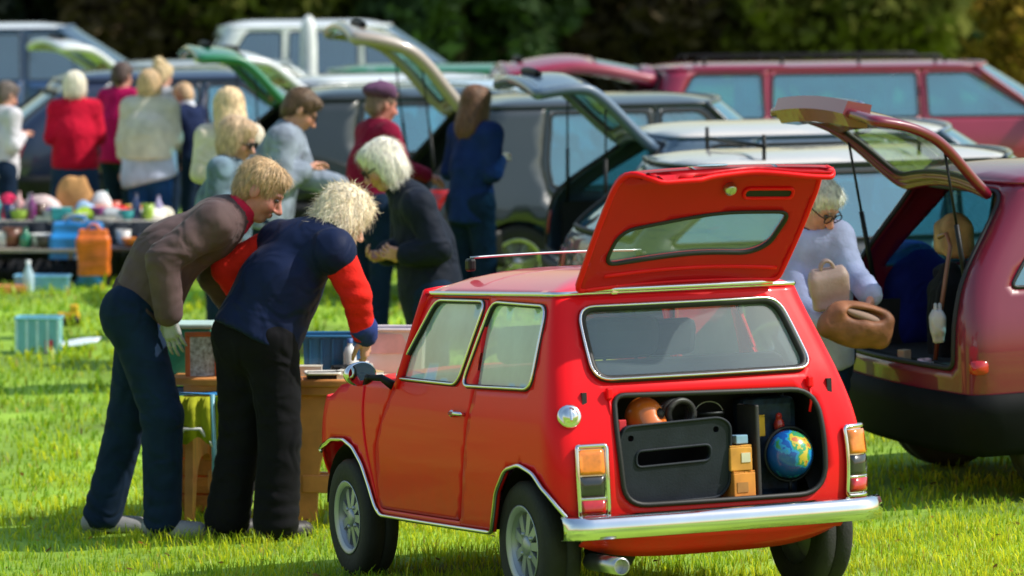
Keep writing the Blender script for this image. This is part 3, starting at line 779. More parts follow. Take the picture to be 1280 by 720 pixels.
def person(label, J, sp, group=None, cat='person', name='person'):
    """J: joints in world space. head, neck, chest?, shL shR elL elR wrL wrR hipL hipR knL knR anL anR (L/R are the person's own)"""
    J = {k: np.asarray(v, float) for k, v in J.items()}
    s = sp.get('s', 1.0); h = sp.get('h', .016); seed = sp.get('seed', 1)
    pelvis = (J['hipL']+J['hipR'])/2; shm = (J['shL']+J['shR'])/2
    fz = min(J['anL'][2], J['anR'][2])-.08*s
    base = np.array([(J['anL'][0]+J['anR'][0])/2, (J['anL'][1]+J['anR'][1])/2, fz])
    root = thing(name, label, cat, Matrix.Translation(Vector(base)), group)
    J = {k: v-base for k, v in J.items()}; pelvis = pelvis-base; shm = shm-base
    skin = np.asarray(sp.get('skin', (.56, .29, .21)))
    spine = shm-pelvis; up = spine/np.linalg.norm(spine)
    lat = J['shL']-J['shR']; lat = lat/np.linalg.norm(lat); lat2 = J['hipL']-J['hipR']; lat2 /= np.linalg.norm(lat2)
    fwd = np.cross(lat, up); fwd /= np.linalg.norm(fwd)
    mid = pelvis+spine*.5+fwd*sp.get('slump', -.02)*s
    g = sp.get('girth', 1.0)
    allp = np.array(list(J.values())); lo = allp.min(0)-.25*s; hi = allp.max(0)+.25*s; lo[2] = max(lo[2], -.02)
    def torso(fl, e, hips=True, k=.06):
        sq = (fwd, 1.35)
        fl.cone(pelvis+up*.02*s, mid, (.145*g+e)*s, (.140*g+e)*s, k=k, squash=(fwd, 1.28/ (1+(g-1)*1.2)))
        fl.cone(mid, pelvis+spine*.86, (.140*g+e)*s, (.142+.04*(g-1)+e)*s, k=k, squash=(fwd, 1.42))
        fl.cone(J['shL']-up*.015*s, J['shR']-up*.015*s, (.062+e)*s, (.062+e)*s, k=k)
        fl.cone(pelvis+spine*.93, J['neck'], (.075+e)*s, (.058+e*.6)*s, k=k*.8)
        if sp.get('bust'): 
            for q in (.065, -.065): fl.ell(pelvis+spine*.70+fwd*.095*s+lat*q*s, np.array([.07, .07, .07])*s+e, k=.05)
    def arm(fl, S_, e, upto=1., k=.03):
        a, b, c = J['sh'+S_], J['el'+S_], J['wr'+S_]; c = b+(c-b)*upto
        fl.cone(a, b, (.052+e)*s, (.040+e)*s, k=k); fl.cone(b, c, (.041+e)*s, (.030+.011*(1-upto)+e)*s, k=.02)
    def leg(fl, S_, e, flare=0., k=.04):
        a, b, c = J['hip'+S_], J['kn'+S_], J['an'+S_]
        fl.cone(a, b, (.088*(.6+.4*g)+e)*s, (.058+e)*s, k=k); fl.cone(b, c, (.058+e)*s, (.040+e+flare)*s, k=.03)
    # the body: one surface
    fl = Field(lo, hi, h)
    torso(fl, -.018)
    for S_ in 'LR': arm(fl, S_, -.006); leg(fl, S_, -.012)
    fl.cone(pelvis+spine*.9, J['neck'], .06*s, .052*s, k=.03); fl.cone(J['neck'], J['head']-(J['head']-J['neck'])*.4, .053*s, .05*s, k=.02)
    V, Fc = fl.mesh(); parts = [(V, Fc)]; tint = [np.tile(skin, (len(V), 1))]
    Rm = frame_from(sp['look'], sp.get('hup', (0, 0, 1)))
    hs = s*sp.get('hs', 1.0)
    V, Fc, tn = head_mesh(J['head'], Rm, hs, J['neck'], skin, sp.get('hh', .008)); parts.append((V, Fc)); tint.append(tn)
    for S_, sd in (('L', -1), ('R', 1)):
        hd = sp.get('hand'+S_, {}); d = hd.get('d'); d = (J['wr'+S_]-J['el'+S_]) if d is None else np.asarray(d, float)
        n = hd.get('n'); n = (np.cross(d, lat)*-1 if n is None else np.asarray(n, float))
        if np.linalg.norm(np.cross(n, d)) < 1e-3: n = fwd
        V, Fc = hand_mesh(J['wr'+S_], d, n, s*.98, sd*hd.get('side', 1), hd.get('curl', .55), sp.get('hhand', .006)); parts.append((V, Fc))
        tint.append(np.tile(skin*np.array([.98, .92, .9]) if 'glove' not in hd else np.asarray(hd['glove']), (len(V), 1)))
    V, Fc = join(parts)
    big_mesh('body', V, Fc, SKIN, root, tint=np.concatenate(tint))
    # eyes
    for y in (.031, -.031): mb = MB(); mb.ball(J['head']+Rm @ (np.array([.083, y, .002])*hs), np.array([.0125, .0125, .009])*hs, Rm, 10); mb.build('eye', EYEM, root)
    if sp.get('hair'): make_hair(root, J['head'], Rm, hs*sp.get('hairs', 1.0), sp['hair'], sp['haircol'], sp.get('hairh', .010), sp.get('nstr', 0), seed)
    hc = J['head']
    if sp.get('glasses'):
        mb = MB(); gm = sp['glasses']
        for y in (.034, -.034):
            a = np.linspace(0, 2*math.pi, 17)[:-1]; mb.tube([hc+Rm @ (np.array([.104, y+.026*math.cos(t), .0+.021*math.sin(t)])*hs) for t in a], .0028*hs, 6, closed=True)
            if gm == 'dark': mb.add([hc+Rm @ (np.array([.104, y+.026*math.cos(t), .0+.021*math.sin(t)])*hs) for t in a], [list(range(16))])
        mb.tube([hc+Rm @ (np.array([.106, q, .006])*hs) for q in (-.01, .01)], .003*hs, 6)
        for y in (1, -1): mb.tube([hc+Rm @ (np.array(q)*hs) for q in ((.104, y*.06, .004), (.08, y*.076, .006), (.0, y*.084, .006))], .003*hs, 6)
        mb.build('glasses', BLACKP, root)
    if sp.get('hat') == 'beret':
        f2 = Field(hc-.22*hs, hc+.24*hs, .011); q = lambda p: hc+Rm @ (np.array(p)*hs)
        f2.ell(q((-.02, 0, .075)), np.array([.115, .098, .06])*hs, Rm, k=.03); f2.ell(q((-.045, .0, .10)), np.array([.115, .112, .055])*hs, Rm @ rotm('Y', -.25), k=.03); f2.cone(q((-.05, 0, .15)), q((-.05, 0, .172)), .006, .005, k=.01)
        f2.cut(q((.05, 0, .045)), Rm @ np.array([.25, 0, -1.])); V, Fc = f2.mesh(); V = fold(V, Fc, .004, 30, seed); big_mesh('beret', V, Fc, sp['hatmat'], root)
    # trousers / skirt
    if sp.get('legs') is not None:
        lm = sp['legs']; le = sp.get('lege', .018)
        fl = Field(lo, np.array([hi[0], hi[1], pelvis[2]+.30*s]), h)
        hipc = pelvis
        if sp.get('skirt'):
            zk = sp['skirt']
            fl.cone(pelvis+up*.10*s, np.array([pelvis[0], pelvis[1], zk]), .155*g*s, .20*g*s, k=.03, squash=(fwd, 1.2))
            fl.cut((0, 0, zk), (0, 0, -1))
        else:
            for S_ in 'LR': leg(fl, S_, le, sp.get('flare', .012))
            for S_ in 'LR': fl.ell(J['hip'+S_]-fwd*.022*s+np.array([0, 0, -.02]), np.array([.100*g, .100*g, .125])*s, k=.05)
        fl.cone(pelvis+up*.0*s, pelvis+up*.13*s, (.150*g)*s, (.140*g)*s, k=.05, squash=(fwd, 1.25))
        fl.cut(pelvis+up*sp.get('waist', .17)*s, up)
        zf = min(J['anL'][2], J['anR'][2])-.055*s
        fl.cut((0, 0, zf), (0, 0, -1))
        V, Fc = fl.mesh(); V = fold(V, Fc, sp.get('lamp', .007), 13, seed+2, (1, 1, .45)); 
        if not sp.get('skirt'):
            it = []
            for S_ in 'LR':
                a_, b_, c_ = J['hip'+S_], J['kn'+S_], J['an'+S_]
                it += [(b_, a_, c_, .20*s, .011*s, .055*s), (c_+np.array([0, 0, .03]), b_, c_, .17*s, .014*s, .05*s), (a_-np.array([0, 0, .10*s]), a_, b_, .20*s, .010*s, .06*s)]
            V = creases(V, Fc, J, it, s, seed+31)
        big_mesh(sp.get('legname', 'trousers'), V, Fc, lm, root)
    # top
    def top(nm, mt, e, arms, hem, upto=.93, amp=.009, neckcut=True, openc=None, seed_=0, stretch=(1, 1, .6)):
        fl = Field(lo, hi, h)
        torso(fl, e)
        if hem < 0: fl.cone(pelvis+up*.02*s, pelvis+up*(hem-.05)*s, (.150*g+e)*s, (.165*g+e)*s, k=.05, squash=(fwd, 1.2))
        if arms:
            for S_ in 'LR': arm(fl, S_, e+.004, upto)
        else:
            for S_ in 'LR': fl.ell(J['sh'+S_]*.88+shm*.12, np.array([.058, .058, .062])*s, k=.06)
        fl.cut(pelvis+up*hem*s, -up)
        nk = J['neck']+(J['head']-J['neck'])*.18; fl.cone(nk+(J['head']-J['neck'])*.35, J['head']+(J['head']-J['neck'])*.3, .085*s, .11*s, k=.012, sub=True)
        V, Fc = fl.mesh(); V = fold(V, Fc, amp, 12, seed+9+seed_, stretch); 
        it = [(pelvis+up*.16*s, pelvis, shm, .22*s, .010*s, .07*s), (pelvis+up*.34*s, pelvis, shm, .20*s, .006*s, .09*s)]
        for S_ in 'LR':
            if arms: it += [(J['el'+S_], J['sh'+S_], J['wr'+S_], .15*s, .012*s, .045*s), (J['wr'+S_]*.85+J['el'+S_]*.15, J['el'+S_], J['wr'+S_], .10*s, .009*s, .035*s)]
            it += [(J['sh'+S_]*.7+shm*.3-up*.06*s, shm, J['sh'+S_], .15*s, .009*s, .055*s)]
        V = creases(V, Fc, J, it, s, seed+41+seed_)
        return big_mesh(nm, V, Fc, mt, root)
    if 'top' in sp:
        top(sp.get('topname', 'jacket'), sp['top'], sp.get('tope', .016), True, sp.get('hem', -.03), sp.get('cuff', .92), sp.get('amp', .009))
    if 'rib' in sp:
        fl = Field(lo, hi, h); torso(fl, sp['tope']+.008); hm = sp['hem']; fl.cut(pelvis+up*(hm-.012)*s, -up); fl.cut(pelvis+up*(hm+.045)*s, up); V, Fc = fl.mesh(); V = fold(V, Fc, .003, 60, seed, (1, 1, .2)); big_mesh('waistband', V, Fc, sp['rib'], root)
    if 'vest' in sp:
        top('gilet', sp['vest'], sp.get('veste', .034), False, sp.get('vhem', -.10), amp=.010, seed_=4)
    if 'sleeve2' in sp:
        for S_ in 'LR':
            fl = Field(lo, hi, h); a, b = J['el'+S_], J['wr'+S_]; fl.cone(a+(b-a)*.80, a+(b-a)*.97, .062*s, .056*s, k=.01); V, Fc = fl.mesh(); V = fold(V, Fc, .005, 20, seed); big_mesh('shirt_cuff', V, Fc, sp['sleeve2'], root)
    if 'collar' in sp:
        fl = Field(J['neck']-.2*s, J['neck']+.2*s, .010); nd_ = (J['head']-J['neck']); nd_ /= np.linalg.norm(nd_)
        f2 = np.cross(lat, nd_)
        fl.cone(J['neck']-nd_*.05*s, J['neck']+nd_*.045*s, .088*s, .074*s, k=.02); fl.cut(J['neck']+nd_*.045*s, nd_)
        V, Fc = fl.mesh(); V = fold(V, Fc, .003, 20, seed); big_mesh('collar', V, Fc, sp['collar'], root)
    if 'wrap' in sp:
        fl = Field(lo, hi, h); fl.cone(pelvis+up*.12*s, pelvis-up*.12*s, .17*g*s, .185*g*s, k=.03, squash=(fwd, 1.2)); fl.cut(pelvis-up*.17*s+lat*.0, np.array([.25, 0, -1.])); fl.cut(pelvis+up*.18*s, up)
        V, Fc = fl.mesh(); V = fold(V, Fc, .012, 14, seed+3, (1, 1, .4)); big_mesh('waist_wrap', V, Fc, sp['wrap'], root)
    # shoes
    if sp.get('shoes') is not None:
        for S_ in 'LR':
            a = J['an'+S_]; d = sp.get('foot'+S_, fwd); d = np.array([d[0], d[1], 0.]); d /= np.linalg.norm(d)+1e-9
            fl = Field(a-.3*s, a+.3*s, .011); z = -.055*s
            fl.cone(a+[0, 0, z+.02*s]-d*.05*s, a+[0, 0, z+.005*s]+d*.15*s, .046*s, .036*s, k=.02); fl.cone(a, a+[0, 0, z+.02*s], .048*s, .046*s, k=.02); fl.cone(a+[0, 0, z]+d*.04*s, a+[0, 0, z]+d*.16*s, .04*s, .042*s, k=.02)
            fl.cut(a+[0, 0, -.078*s], (0, 0, -1)); fl.cut(a+[0, 0, .05*s], (0, 0, 1)); V, Fc = fl.mesh(); big_mesh('shoe', V, Fc, sp['shoes'], root)
    return root
def stand(px, py_crown, Y, face, lean=.08, s=None, arms=('down', 'down'), stance=.0, turn=0., tall=None):
    """joints of somebody standing on the field with the crown of the head at that spot; face: heading in radians from +Y towards -X"""
    top_ = unproj(px, py_crown, Y); z0 = float(gz(top_[0], Y)); H = top_[2]-z0
    s = H/(1.72-.12*abs(lean))
    f = np.array([-math.sin(face), math.cos(face), 0]); l = np.array([-math.cos(face), -math.sin(face), 0]); u = np.array([0, 0, 1.])
    Lf = f*math.sin(lean)+u*math.cos(lean)
    J = {}
    feet = np.array([top_[0], Y, z0])-f*math.sin(lean)*.75*s
    pel = feet+u*.93*s-f*.04*lean*s
    for S_, sg in (('L', 1), ('R', -1)):
        J['an'+S_] = feet+l*sg*.10*s+u*.08*s+f*stance*sg; J['kn'+S_] = feet+l*sg*.10*s+u*.50*s+f*(.03+stance*sg*.5); J['hip'+S_] = pel+l*sg*.09*s
        tl = l*math.cos(turn)+f*math.sin(turn)
        sh = pel+Lf*.475*s+tl*sg*.165*s; J['sh'+S_] = sh
        a = arms[0 if sg > 0 else 1]
        if a == 'down': el = sh-u*.29*s+l*sg*.05*s-f*.02*s; wr = el-u*.25*s+f*.05*s
        elif a == 'fwd': el = sh-u*.24*s+f*.10*s+l*sg*.03*s; wr = el+f*.22*s-u*.06*s-l*sg*.08*s
        elif a == 'bent': el = sh-u*.27*s-f*.03*s+l*sg*.05*s; wr = el+f*.17*s-l*sg*.12*s+u*.08*s
        elif a == 'reach': el = sh-u*.20*s+f*.20*s; wr = el+f*.18*s-u*.16*s
        elif a == 'hip': el = sh-u*.24*s+l*sg*.16*s-f*.06*s; wr = pel+u*.10*s+l*sg*.17*s+f*.05*s
        J['el'+S_], J['wr'+S_] = el, wr
    J['neck'] = pel+Lf*.565*s; J['head'] = top_-u*.125*s
    J['neck'] = J['neck']*.75+.25*(J['head']-u*.13*s-f*.03*s)
    return J, s, f
# grass blades: one mesh, nearer grass longer and denser
def grass_blades():
    r = np.random.default_rng(5)
    Ps = []
    for y0, y1, dens, hgt, wd in ((15.6, 17.5, 2000, .066, .0026), (17.5, 19.5, 1900, .064, .0028), (19.5, 22, 1100, .062, .0040), (22, 26, 520, .075, .0055), (26, 33.5, 260, .075, .0085)):
        xw = .135*y1+.9
        n = int(dens*(y1-y0)*2*xw); x = r.uniform(-xw, xw, n); y = r.uniform(y0, y1, n)
        Ps.append(np.column_stack([x, y, np.full(n, hgt), np.full(n, wd)]))
    P = np.concatenate(Ps); n = len(P)
    q = np.column_stack([P[:, :2], np.zeros(n)])
    c1 = waves(q, 1.3, 3); c2 = waves(q, 4.5, 9); c3 = waves(q, 14., 12)
    keep = (r.uniform(size=n) < np.clip(.75+.5*c2+.3*c3, .25, 1))
    P = P[keep]; c1, c2, c3 = c1[keep], c2[keep], c3[keep]; n = len(P)
    H = P[:, 2]*r.uniform(.45, 1.25, n)*(1+.15*c1+.30*c2+.25*c3)*np.where(r.uniform(size=n) < .03, 1.6, 1); W = P[:, 3]*r.uniform(.7, 1.4, n)
    ang = r.uniform(0, 2*math.pi, n); d = np.column_stack([np.cos(ang), np.sin(ang), np.zeros(n)])
    side = np.column_stack([-np.sin(ang+r.normal(size=n)*.5), np.cos(ang), np.zeros(n)])
    lean = r.uniform(.1, 1.1, n)
    b = np.column_stack([P[:, 0], P[:, 1], gz(P[:, 0], P[:, 1])-.008])
    up = np.array([0, 0, 1.])
    m = b+up*(H*.6)[:, None]+d*(H*lean*.25)[:, None]; t = b+up*(H*(1-.28*lean))[:, None]+d*(H*lean*.75)[:, None]
    s = side*W[:, None]
    V = np.stack([b-s, b+s, m+s*.85, m-s*.85, t+s*.15, t-s*.15], 1).reshape(-1, 3)
    nl = 420; q = np.column_stack([r.uniform(-3, 3, nl), r.uniform(15.8, 24, nl)]); q = np.column_stack([q, gz(q[:, 0], q[:, 1])+r.uniform(.02, .05, nl)]); a_ = r.normal(size=(nl, 3))*[1, 1, .3]; a_ /= np.linalg.norm(a_, axis=1, keepdims=True); b_ = np.cross(a_, r.normal(size=(nl, 3))*[.3, .3, 1]); b_ /= np.linalg.norm(b_, axis=1, keepdims=True); sz_ = r.uniform(.010, .024, (nl, 1)); e_ = a_*sz_; w_ = b_*sz_*.5
    V = np.concatenate([V, np.stack([q-e_-w_*.3, q-e_+w_*.3, q+w_, q-w_, q+e_-w_*.2, q+e_+w_*.2], 1).reshape(-1, 3)]); k = np.arange(n+nl)[:, None]*6; Fc = np.concatenate([k+[0, 1, 2, 3], k+[3, 2, 4, 5]])
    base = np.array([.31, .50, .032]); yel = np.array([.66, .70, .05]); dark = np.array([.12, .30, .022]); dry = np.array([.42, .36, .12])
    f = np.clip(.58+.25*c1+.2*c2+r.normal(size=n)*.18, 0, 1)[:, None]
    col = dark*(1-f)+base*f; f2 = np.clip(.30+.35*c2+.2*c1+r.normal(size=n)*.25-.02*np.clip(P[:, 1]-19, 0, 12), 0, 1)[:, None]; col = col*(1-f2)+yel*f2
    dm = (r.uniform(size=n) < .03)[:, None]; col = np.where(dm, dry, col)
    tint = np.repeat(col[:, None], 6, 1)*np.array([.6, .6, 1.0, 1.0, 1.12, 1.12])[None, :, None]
    lt = np.array([[.20, .11, .04], [.34, .22, .07], [.12, .07, .035]])[r.integers(0, 3, 420)]; tint = np.concatenate([tint, np.repeat(lt[:, None], 6, 1)])
    m_ = bpy.data.materials.new('grass_blade'); m_.use_nodes = True; nt = m_.node_tree; nt.nodes.clear()
    out = nd(nt, 'ShaderNodeOutputMaterial'); at = nd(nt, 'ShaderNodeAttribute', attribute_name='tint')
    df = nd(nt, 'ShaderNodeBsdfDiffuse'); tl = nd(nt, 'ShaderNodeBsdfTranslucent'); gl = nd(nt, 'ShaderNodeBsdfGlossy'); gl.inputs['Roughness'].default_value = .35
    sc = nd(nt, 'ShaderNodeVectorMath', operation='MULTIPLY'); sc.inputs[1].default_value = (1.5, 1.3, .7)
    nt.links.new(at.outputs['Color'], df.inputs[0]); nt.links.new(at.outputs['Color'], sc.inputs[0]); nt.links.new(sc.outputs[0], tl.inputs[0])
    mx = nd(nt, 'ShaderNodeMixShader'); mx.inputs[0].default_value = .58; nt.links.new(df.outputs[0], mx.inputs[1]); nt.links.new(tl.outputs[0], mx.inputs[2])
    m2 = nd(nt, 'ShaderNodeMixShader'); m2.inputs[0].default_value = .012; nt.links.new(mx.outputs[0], m2.inputs[1]); nt.links.new(gl.outputs[0], m2.inputs[2]); nt.links.new(m2.outputs[0], out.inputs[0])
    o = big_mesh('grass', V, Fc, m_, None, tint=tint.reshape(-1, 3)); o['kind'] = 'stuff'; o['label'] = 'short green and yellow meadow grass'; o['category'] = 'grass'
grass_blades()
# ------------------------------------------------------------------ the small red car
RED = pmat('red_gloss_paint', (.93, .008, .014), rough=.35, spec=.12, coat=.20, var=.05, vscale=1.6, crough=.03)
def dirty(m, z0, z1, amt):
    nt = m.node_tree; b = [n for n in nt.nodes if n.type == 'BSDF_PRINCIPLED'][0]; src = b.inputs['Base Color'].links[0].from_socket
    tc = nd(nt, 'ShaderNodeTexCoord'); sx = nd(nt, 'ShaderNodeSeparateXYZ'); nt.links.new(tc.outputs['Object'], sx.inputs[0]); mr = nd(nt, 'ShaderNodeMapRange'); mr.inputs['From Min'].default_value = z1; mr.inputs['From Max'].default_value = z0; nt.links.new(sx.outputs['Z'], mr.inputs['Value'])
    nz = nd(nt, 'ShaderNodeTexNoise'); nz.inputs['Scale'].default_value = 7; nz.inputs['Detail'].default_value = 7; nz.inputs['Roughness'].default_value = .7; nt.links.new(tc.outputs['Object'], nz.inputs['Vector'])
    mu = nd(nt, 'ShaderNodeMath', operation='MULTIPLY'); nt.links.new(mr.outputs[0], mu.inputs[0]); nt.links.new(nz.outputs['Fac'], mu.inputs[1]); m2 = nd(nt, 'ShaderNodeMath', operation='MULTIPLY'); m2.inputs[1].default_value = amt; nt.links.new(mu.outputs[0], m2.inputs[0])
    mx = nd(nt, 'ShaderNodeMixRGB'); mx.inputs[2].default_value = (.16, .11, .06, 1); nt.links.new(m2.outputs[0], mx.inputs[0]); nt.links.new(src, mx.inputs[1]); nt.links.new(mx.outputs[0], b.inputs['Base Color'])
dirty(RED, .22, .60, .55)
SUNLITRED = pmat('sunlit_roof_red', (.85, .05, .085), rough=.3, coat=.8, var=.06, vscale=1.6, crough=.05)  # body red lightened, a sunlit look painted into the roof colour
MINI_M = ground_matrix(.27, 17.047, .3959, np.array([-.04, .05, 1])/np.linalg.norm([-.04, .05, 1]))
msh = Shell(W=[(.2, .64), (.3, .672), (.45, .685), (.6, .690), (.75, .682), (.89, .655), (1.05, .618), (1.265, .562), (1.4, .53)],
            WR=[(.2, .65), (.3, .68), (.45, .695), (.6, .695), (.75, .675), (.89, .635), (1.05, .578), (1.265, .50), (1.4, .47)],
            Xr=[(.2, -1.41), (.3, -1.45), (.5, -1.475), (.68, -1.465), (.8, -1.44), (.89, -1.415), (1.0, -1.372), (1.265, -1.262), (1.4, -1.2)],
            xb=[(.2, -1.30), (.6, -1.33), (.89, -1.28), (1.265, -1.195), (1.4, -1.17)],
            Xf=[(.2, 1.38), (.5, 1.43), (.7, 1.42), (.89, 1.36), (1.4, 1.3)], xa=[(.2, 1.12), (.7, 1.12), (.89, 1.06), (1.4, .9)],
            ycr=.10, crown=.018, rcrown=.035)
af = [(1.36, .24), (1.33, .42), (1.23, .555), (1.08, .612), (.9, .618), (.77, .587), (.665, .52), (.59, .42), (.535, .335), (.49, .305)]
ar = [(-.78, .305), (-.815, .36), (-.87, .475), (-.98, .57), (-1.116, .594), (-1.25, .565), (-1.36, .49), (-1.425, .40), (-1.445, .35)]
boot = arc_poly([(.405, .430), (.412, .862), (-.480, .842), (-.488, .425)], [.10, .05, .12, .13], 7)
rwin = arc_poly([(.47, .925), (.478, 1.205), (-.385, 1.205), (-.47, .925)], [.07, .07, .07, .07], 6)
mini_sp = dict(shell=msh, h=.035, paint=RED, roofpaint=SUNLITRED, glass=GL_CLEAR, zs=.285, zr=1.265, a0=.255, a1=.125, zb=.875,
    fender=[(.30, .882), (.6, .882), (.85, .874), (1.0, .855), (1.12, .80)], nose=.03, arches=[af, ar], zrear=.285,
    doors=[[(.502, .33), (.500, .60), (.31, .87), (.095, 1.252), (-.600, 1.247), (-.612, .885), (-.455, .33)]], handles=[(-.43, .775)],
    windows=[[(.300, .903), (-.015, 1.236), (-.566, 1.234), (-.425, .893)], [(-.475, .890), (-.632, 1.232), (-1.175, 1.218), (-1.17, .893)]],
    aperture=boot, rglass=GL_REAR, wsglass=GL_REAR, rearwin=rwin, crown=.095, rcrown_r=.5, chrome=True, railmat=CHROME, wbulge=(.28, .17), tw=.165, tr=.262, wx=(1.0, -1.02), wy=.585, rimr=.160, spokes=9, skew=.035,
    rimmat=pmat('silver_alloy', (.40, .42, .47), rough=.35, metal=.5, var=.1), sback=.5, thick=.014, wr=.06,
    seats=[(.05, .32, .36, .46, True), (.05, -.32, .36, .46, True), (-.72, 0, .40, 1.0, False)])
mini, _, minfo = build_car('small_car', 'small glossy red two-door car with rear hatch raised, nearest the camera on the grass', 'car', MINI_M, mini_sp)

# chrome line round both arches and along the sill
for sg in (1, -1):
    line = np.array(af[2:]+ar[:])
    ln = densify(arc_poly(line, .03, 3), .03, False)
    tz = msh.side(ln[:, 0], ln[:, 1], sg); mb = MB(); mb.tube(msh.P(tz)+msh.N(tz)*.008, .0095, 6); mb.build('chrome_arch_trim', CHROME, mini)
# dark wheel housings inside the arches
for x in (1.0, -1.02):
    for sg in (1, -1):
        mb = MB(); a = np.linspace(.08, math.pi-.08, 18); r = .31
        V = []; [V.extend([(x+(-.03 if x < 0 else .0)+r*1.12*math.cos(t), sg*.46, .285+r*math.sin(t)), (x+(-.03 if x < 0 else 0)+r*1.12*math.cos(t), sg*.63, .285+r*math.sin(t))]) for t in a]
        mb.add(V, [(2*i, 2*i+1, 2*i+3, 2*i+2) for i in range(len(a)-1)])
        mb.build('wheel_housing', DARK, mini)
# front seam line below the screen pillar
for sg in (1, -1):
    f = np.linspace(0, 1, 16); xx = .535+.115*np.sin(f*math.pi*.5)+.05*f; zz = .36+.50*f
    tz = msh.side(xx-.02, zz, sg); mb = MB(); mb.tube(msh.P(tz)+msh.N(tz)*.001, .006, 5); mb.build('wing_seam', RED, mini)
# headrests of the rear bench
for y in (.20,):
    mb = MB(); mb.box((-1.03, y, 1.075), (.08, .34, .17), rotm('Y', -.2), .05); mb.tube([(-1.0, y-.07, .85), (-1.02, y-.07, 1.0)], .008, 6); mb.tube([(-1.0, y+.07, .85), (-1.02, y+.07, 1.0)], .008, 6); mb.build('headrest', SEATM, mini)
# bumper
yb = np.linspace(.69, -.70, 40); W_ = .66
xbm = -1.53+.02*(np.abs(yb)/.6)**2+np.clip((np.abs(yb)-.60)/.09, 0, 1)**2*.05
prof = [(-.0, -.045), (-.028, -.040), (-.040, -.012), (-.036, .018), (-.022, .038), (.0, .045)]
V = []
for x, y in zip(xbm, yb):
    for dx, dz in prof: V.append((x+dx, y-.012, .357+dz))
k = len(prof); Fc = [(i*k+j, i*k+j+1, (i+1)*k+j+1, (i+1)*k+j) for i in range(len(yb)-1) for j in range(k-1)]
mk('rear_bumper', V, Fc, CHROME, mini, True, .004)
# valance, exhaust, filler cap
V = []
for i, y in enumerate(np.linspace(.56, -.56, 30)):
    e = 1-(abs(y)/.60)**4
    V += [(-1.455+.03*(y/.6)**2, y, .375), (-1.462+.03*(y/.6)**2, y, .32), (-1.43+.03*(y/.6)**2, y, .255+.05*(1-e)), (-1.38+.03*(y/.6)**2, y, .215+.08*(1-e))]
mk('rear_valance', V, [(i*4+j, i*4+j+1, (i+1)*4+j+1, (i+1)*4+j) for i in range(29) for j in range(3)], RED, mini, True, .01)
mb = MB(); mb.lathe([(.030, .0), (.034, 0), (.034, .3), (.030, .3), (.030, .0)], 24, rotm('Y', R(90)), (-1.57, .475, .205)); mb.lathe([(.001, .04), (.03, .04)], 20, rotm('Y', R(90)), (-1.56, .475, .205)); ex = mb.build('exhaust_pipe', STEEL, mini)
mb = MB(); mb.lathe([(.001, .26), (.0, .2), (.07, .2), (.075, .05), (.07, .0), (.0001, 0)], 16, rotm('Y', R(90)), (-1.30, .36, .235)); mb.build('silencer', DARK, mini)
tz = msh.rear(.612, .79); c = msh.P(tz); nrm = msh.N(tz)
qz = np.array(Vector(nrm).to_track_quat('Z', 'Y').to_matrix())
mb = MB(); mb.lathe([(.048, 0), (.048, .012), (.040, .022), (.034, .020), (.030, .030), (.012, .036), (.0001, .036)], 28, qz, c); mb.box(c+nrm*.034, (.012, .05, .012), qz, .004); mb.build('fuel_cap', CHROME, mini)
# tail lights
def taillight(sg, ya, yb_, za, zb_):
    def sub(y0, y1, z0, z1, off, name, mat, par, r=.012, tube_r=0):
        poly = arc_poly([(y0, z0), (y0, z1), (y1, z1), (y1, z0)], r, 4); tz = msh.rear(poly[:, 0], poly[:, 1])
        V, Fc = msh.patch(tz, [], .03, off); o = mk(name, V, Fc, mat, par, True, .03)
        return o, tz
    base, tz = sub(ya, yb_, za, zb_, .012, 'tail_light', CHROME, mini, .015)
    mb = MB(); mb.tube(msh.loop(tz, .014), .0095, 6, closed=True); mb.build('light_frame', CHROME, base)
    H = zb_-za; d = .014*(1 if ya > yb_ else -1)
    sub(ya-d, yb_+d, za+H*.60, zb_-.014, .020, 'amber_lens', AMBER, base)
    sub(ya-d, yb_+d, za+H*.29, za+H*.585, .017, 'dark_lens', pmat('dark_reflector', (.015, .015, .015), rough=.25, coat=1), base)
    sub(ya-d, yb_+d, za+H*.265, za+H*.285, .020, 'light_rib', CHROME, base)
    sub(ya-d, yb_+d, za+.014, za+H*.25, .020, 'red_lens', REDLENS, base)
taillight(1, .598, .470, .392, .672); taillight(-1, -.580, -.688, .408, .682)
# boot lining: a dark box behind the aperture
mb = MB(); x0, x1 = -1.45, -.98
mb.box(((x0+x1)/2+.02, 0, .40), (x1-x0-.02, 1.04, .02)); mb.box((x1, 0, .65), (.02, 1.08, .5)); mb.box((-1.2, .53, .64), (.40, .02, .48)); mb.box((-1.2, -.545, .64), (.40, .02, .48)); mb.box((-1.13, -.015, .885), (.36, .94, .015))
mb.build('boot_lining', DARK, mini)
V, Fc = tube(msh.loop(msh.rear(boot[:, 0], boot[:, 1]), .002), .011, 8, closed=True); mk('boot_seal', V, Fc, RUBBER, mini)
# boot hinges/latches at the top corners of the opening
for y in (.43, -.452):
    p = msh.P(msh.rear(y, .872)); mb = MB(); mb.box(p+[-.012, 0, .0], (.024, .026, .045), None, .006); mb.tube([p+[-.012, 0, -.02], p+[-.02, 0, -.08], p+[-.01, .004, -.12]], .006, 6); mb.build('boot_hinge', RED, mini)
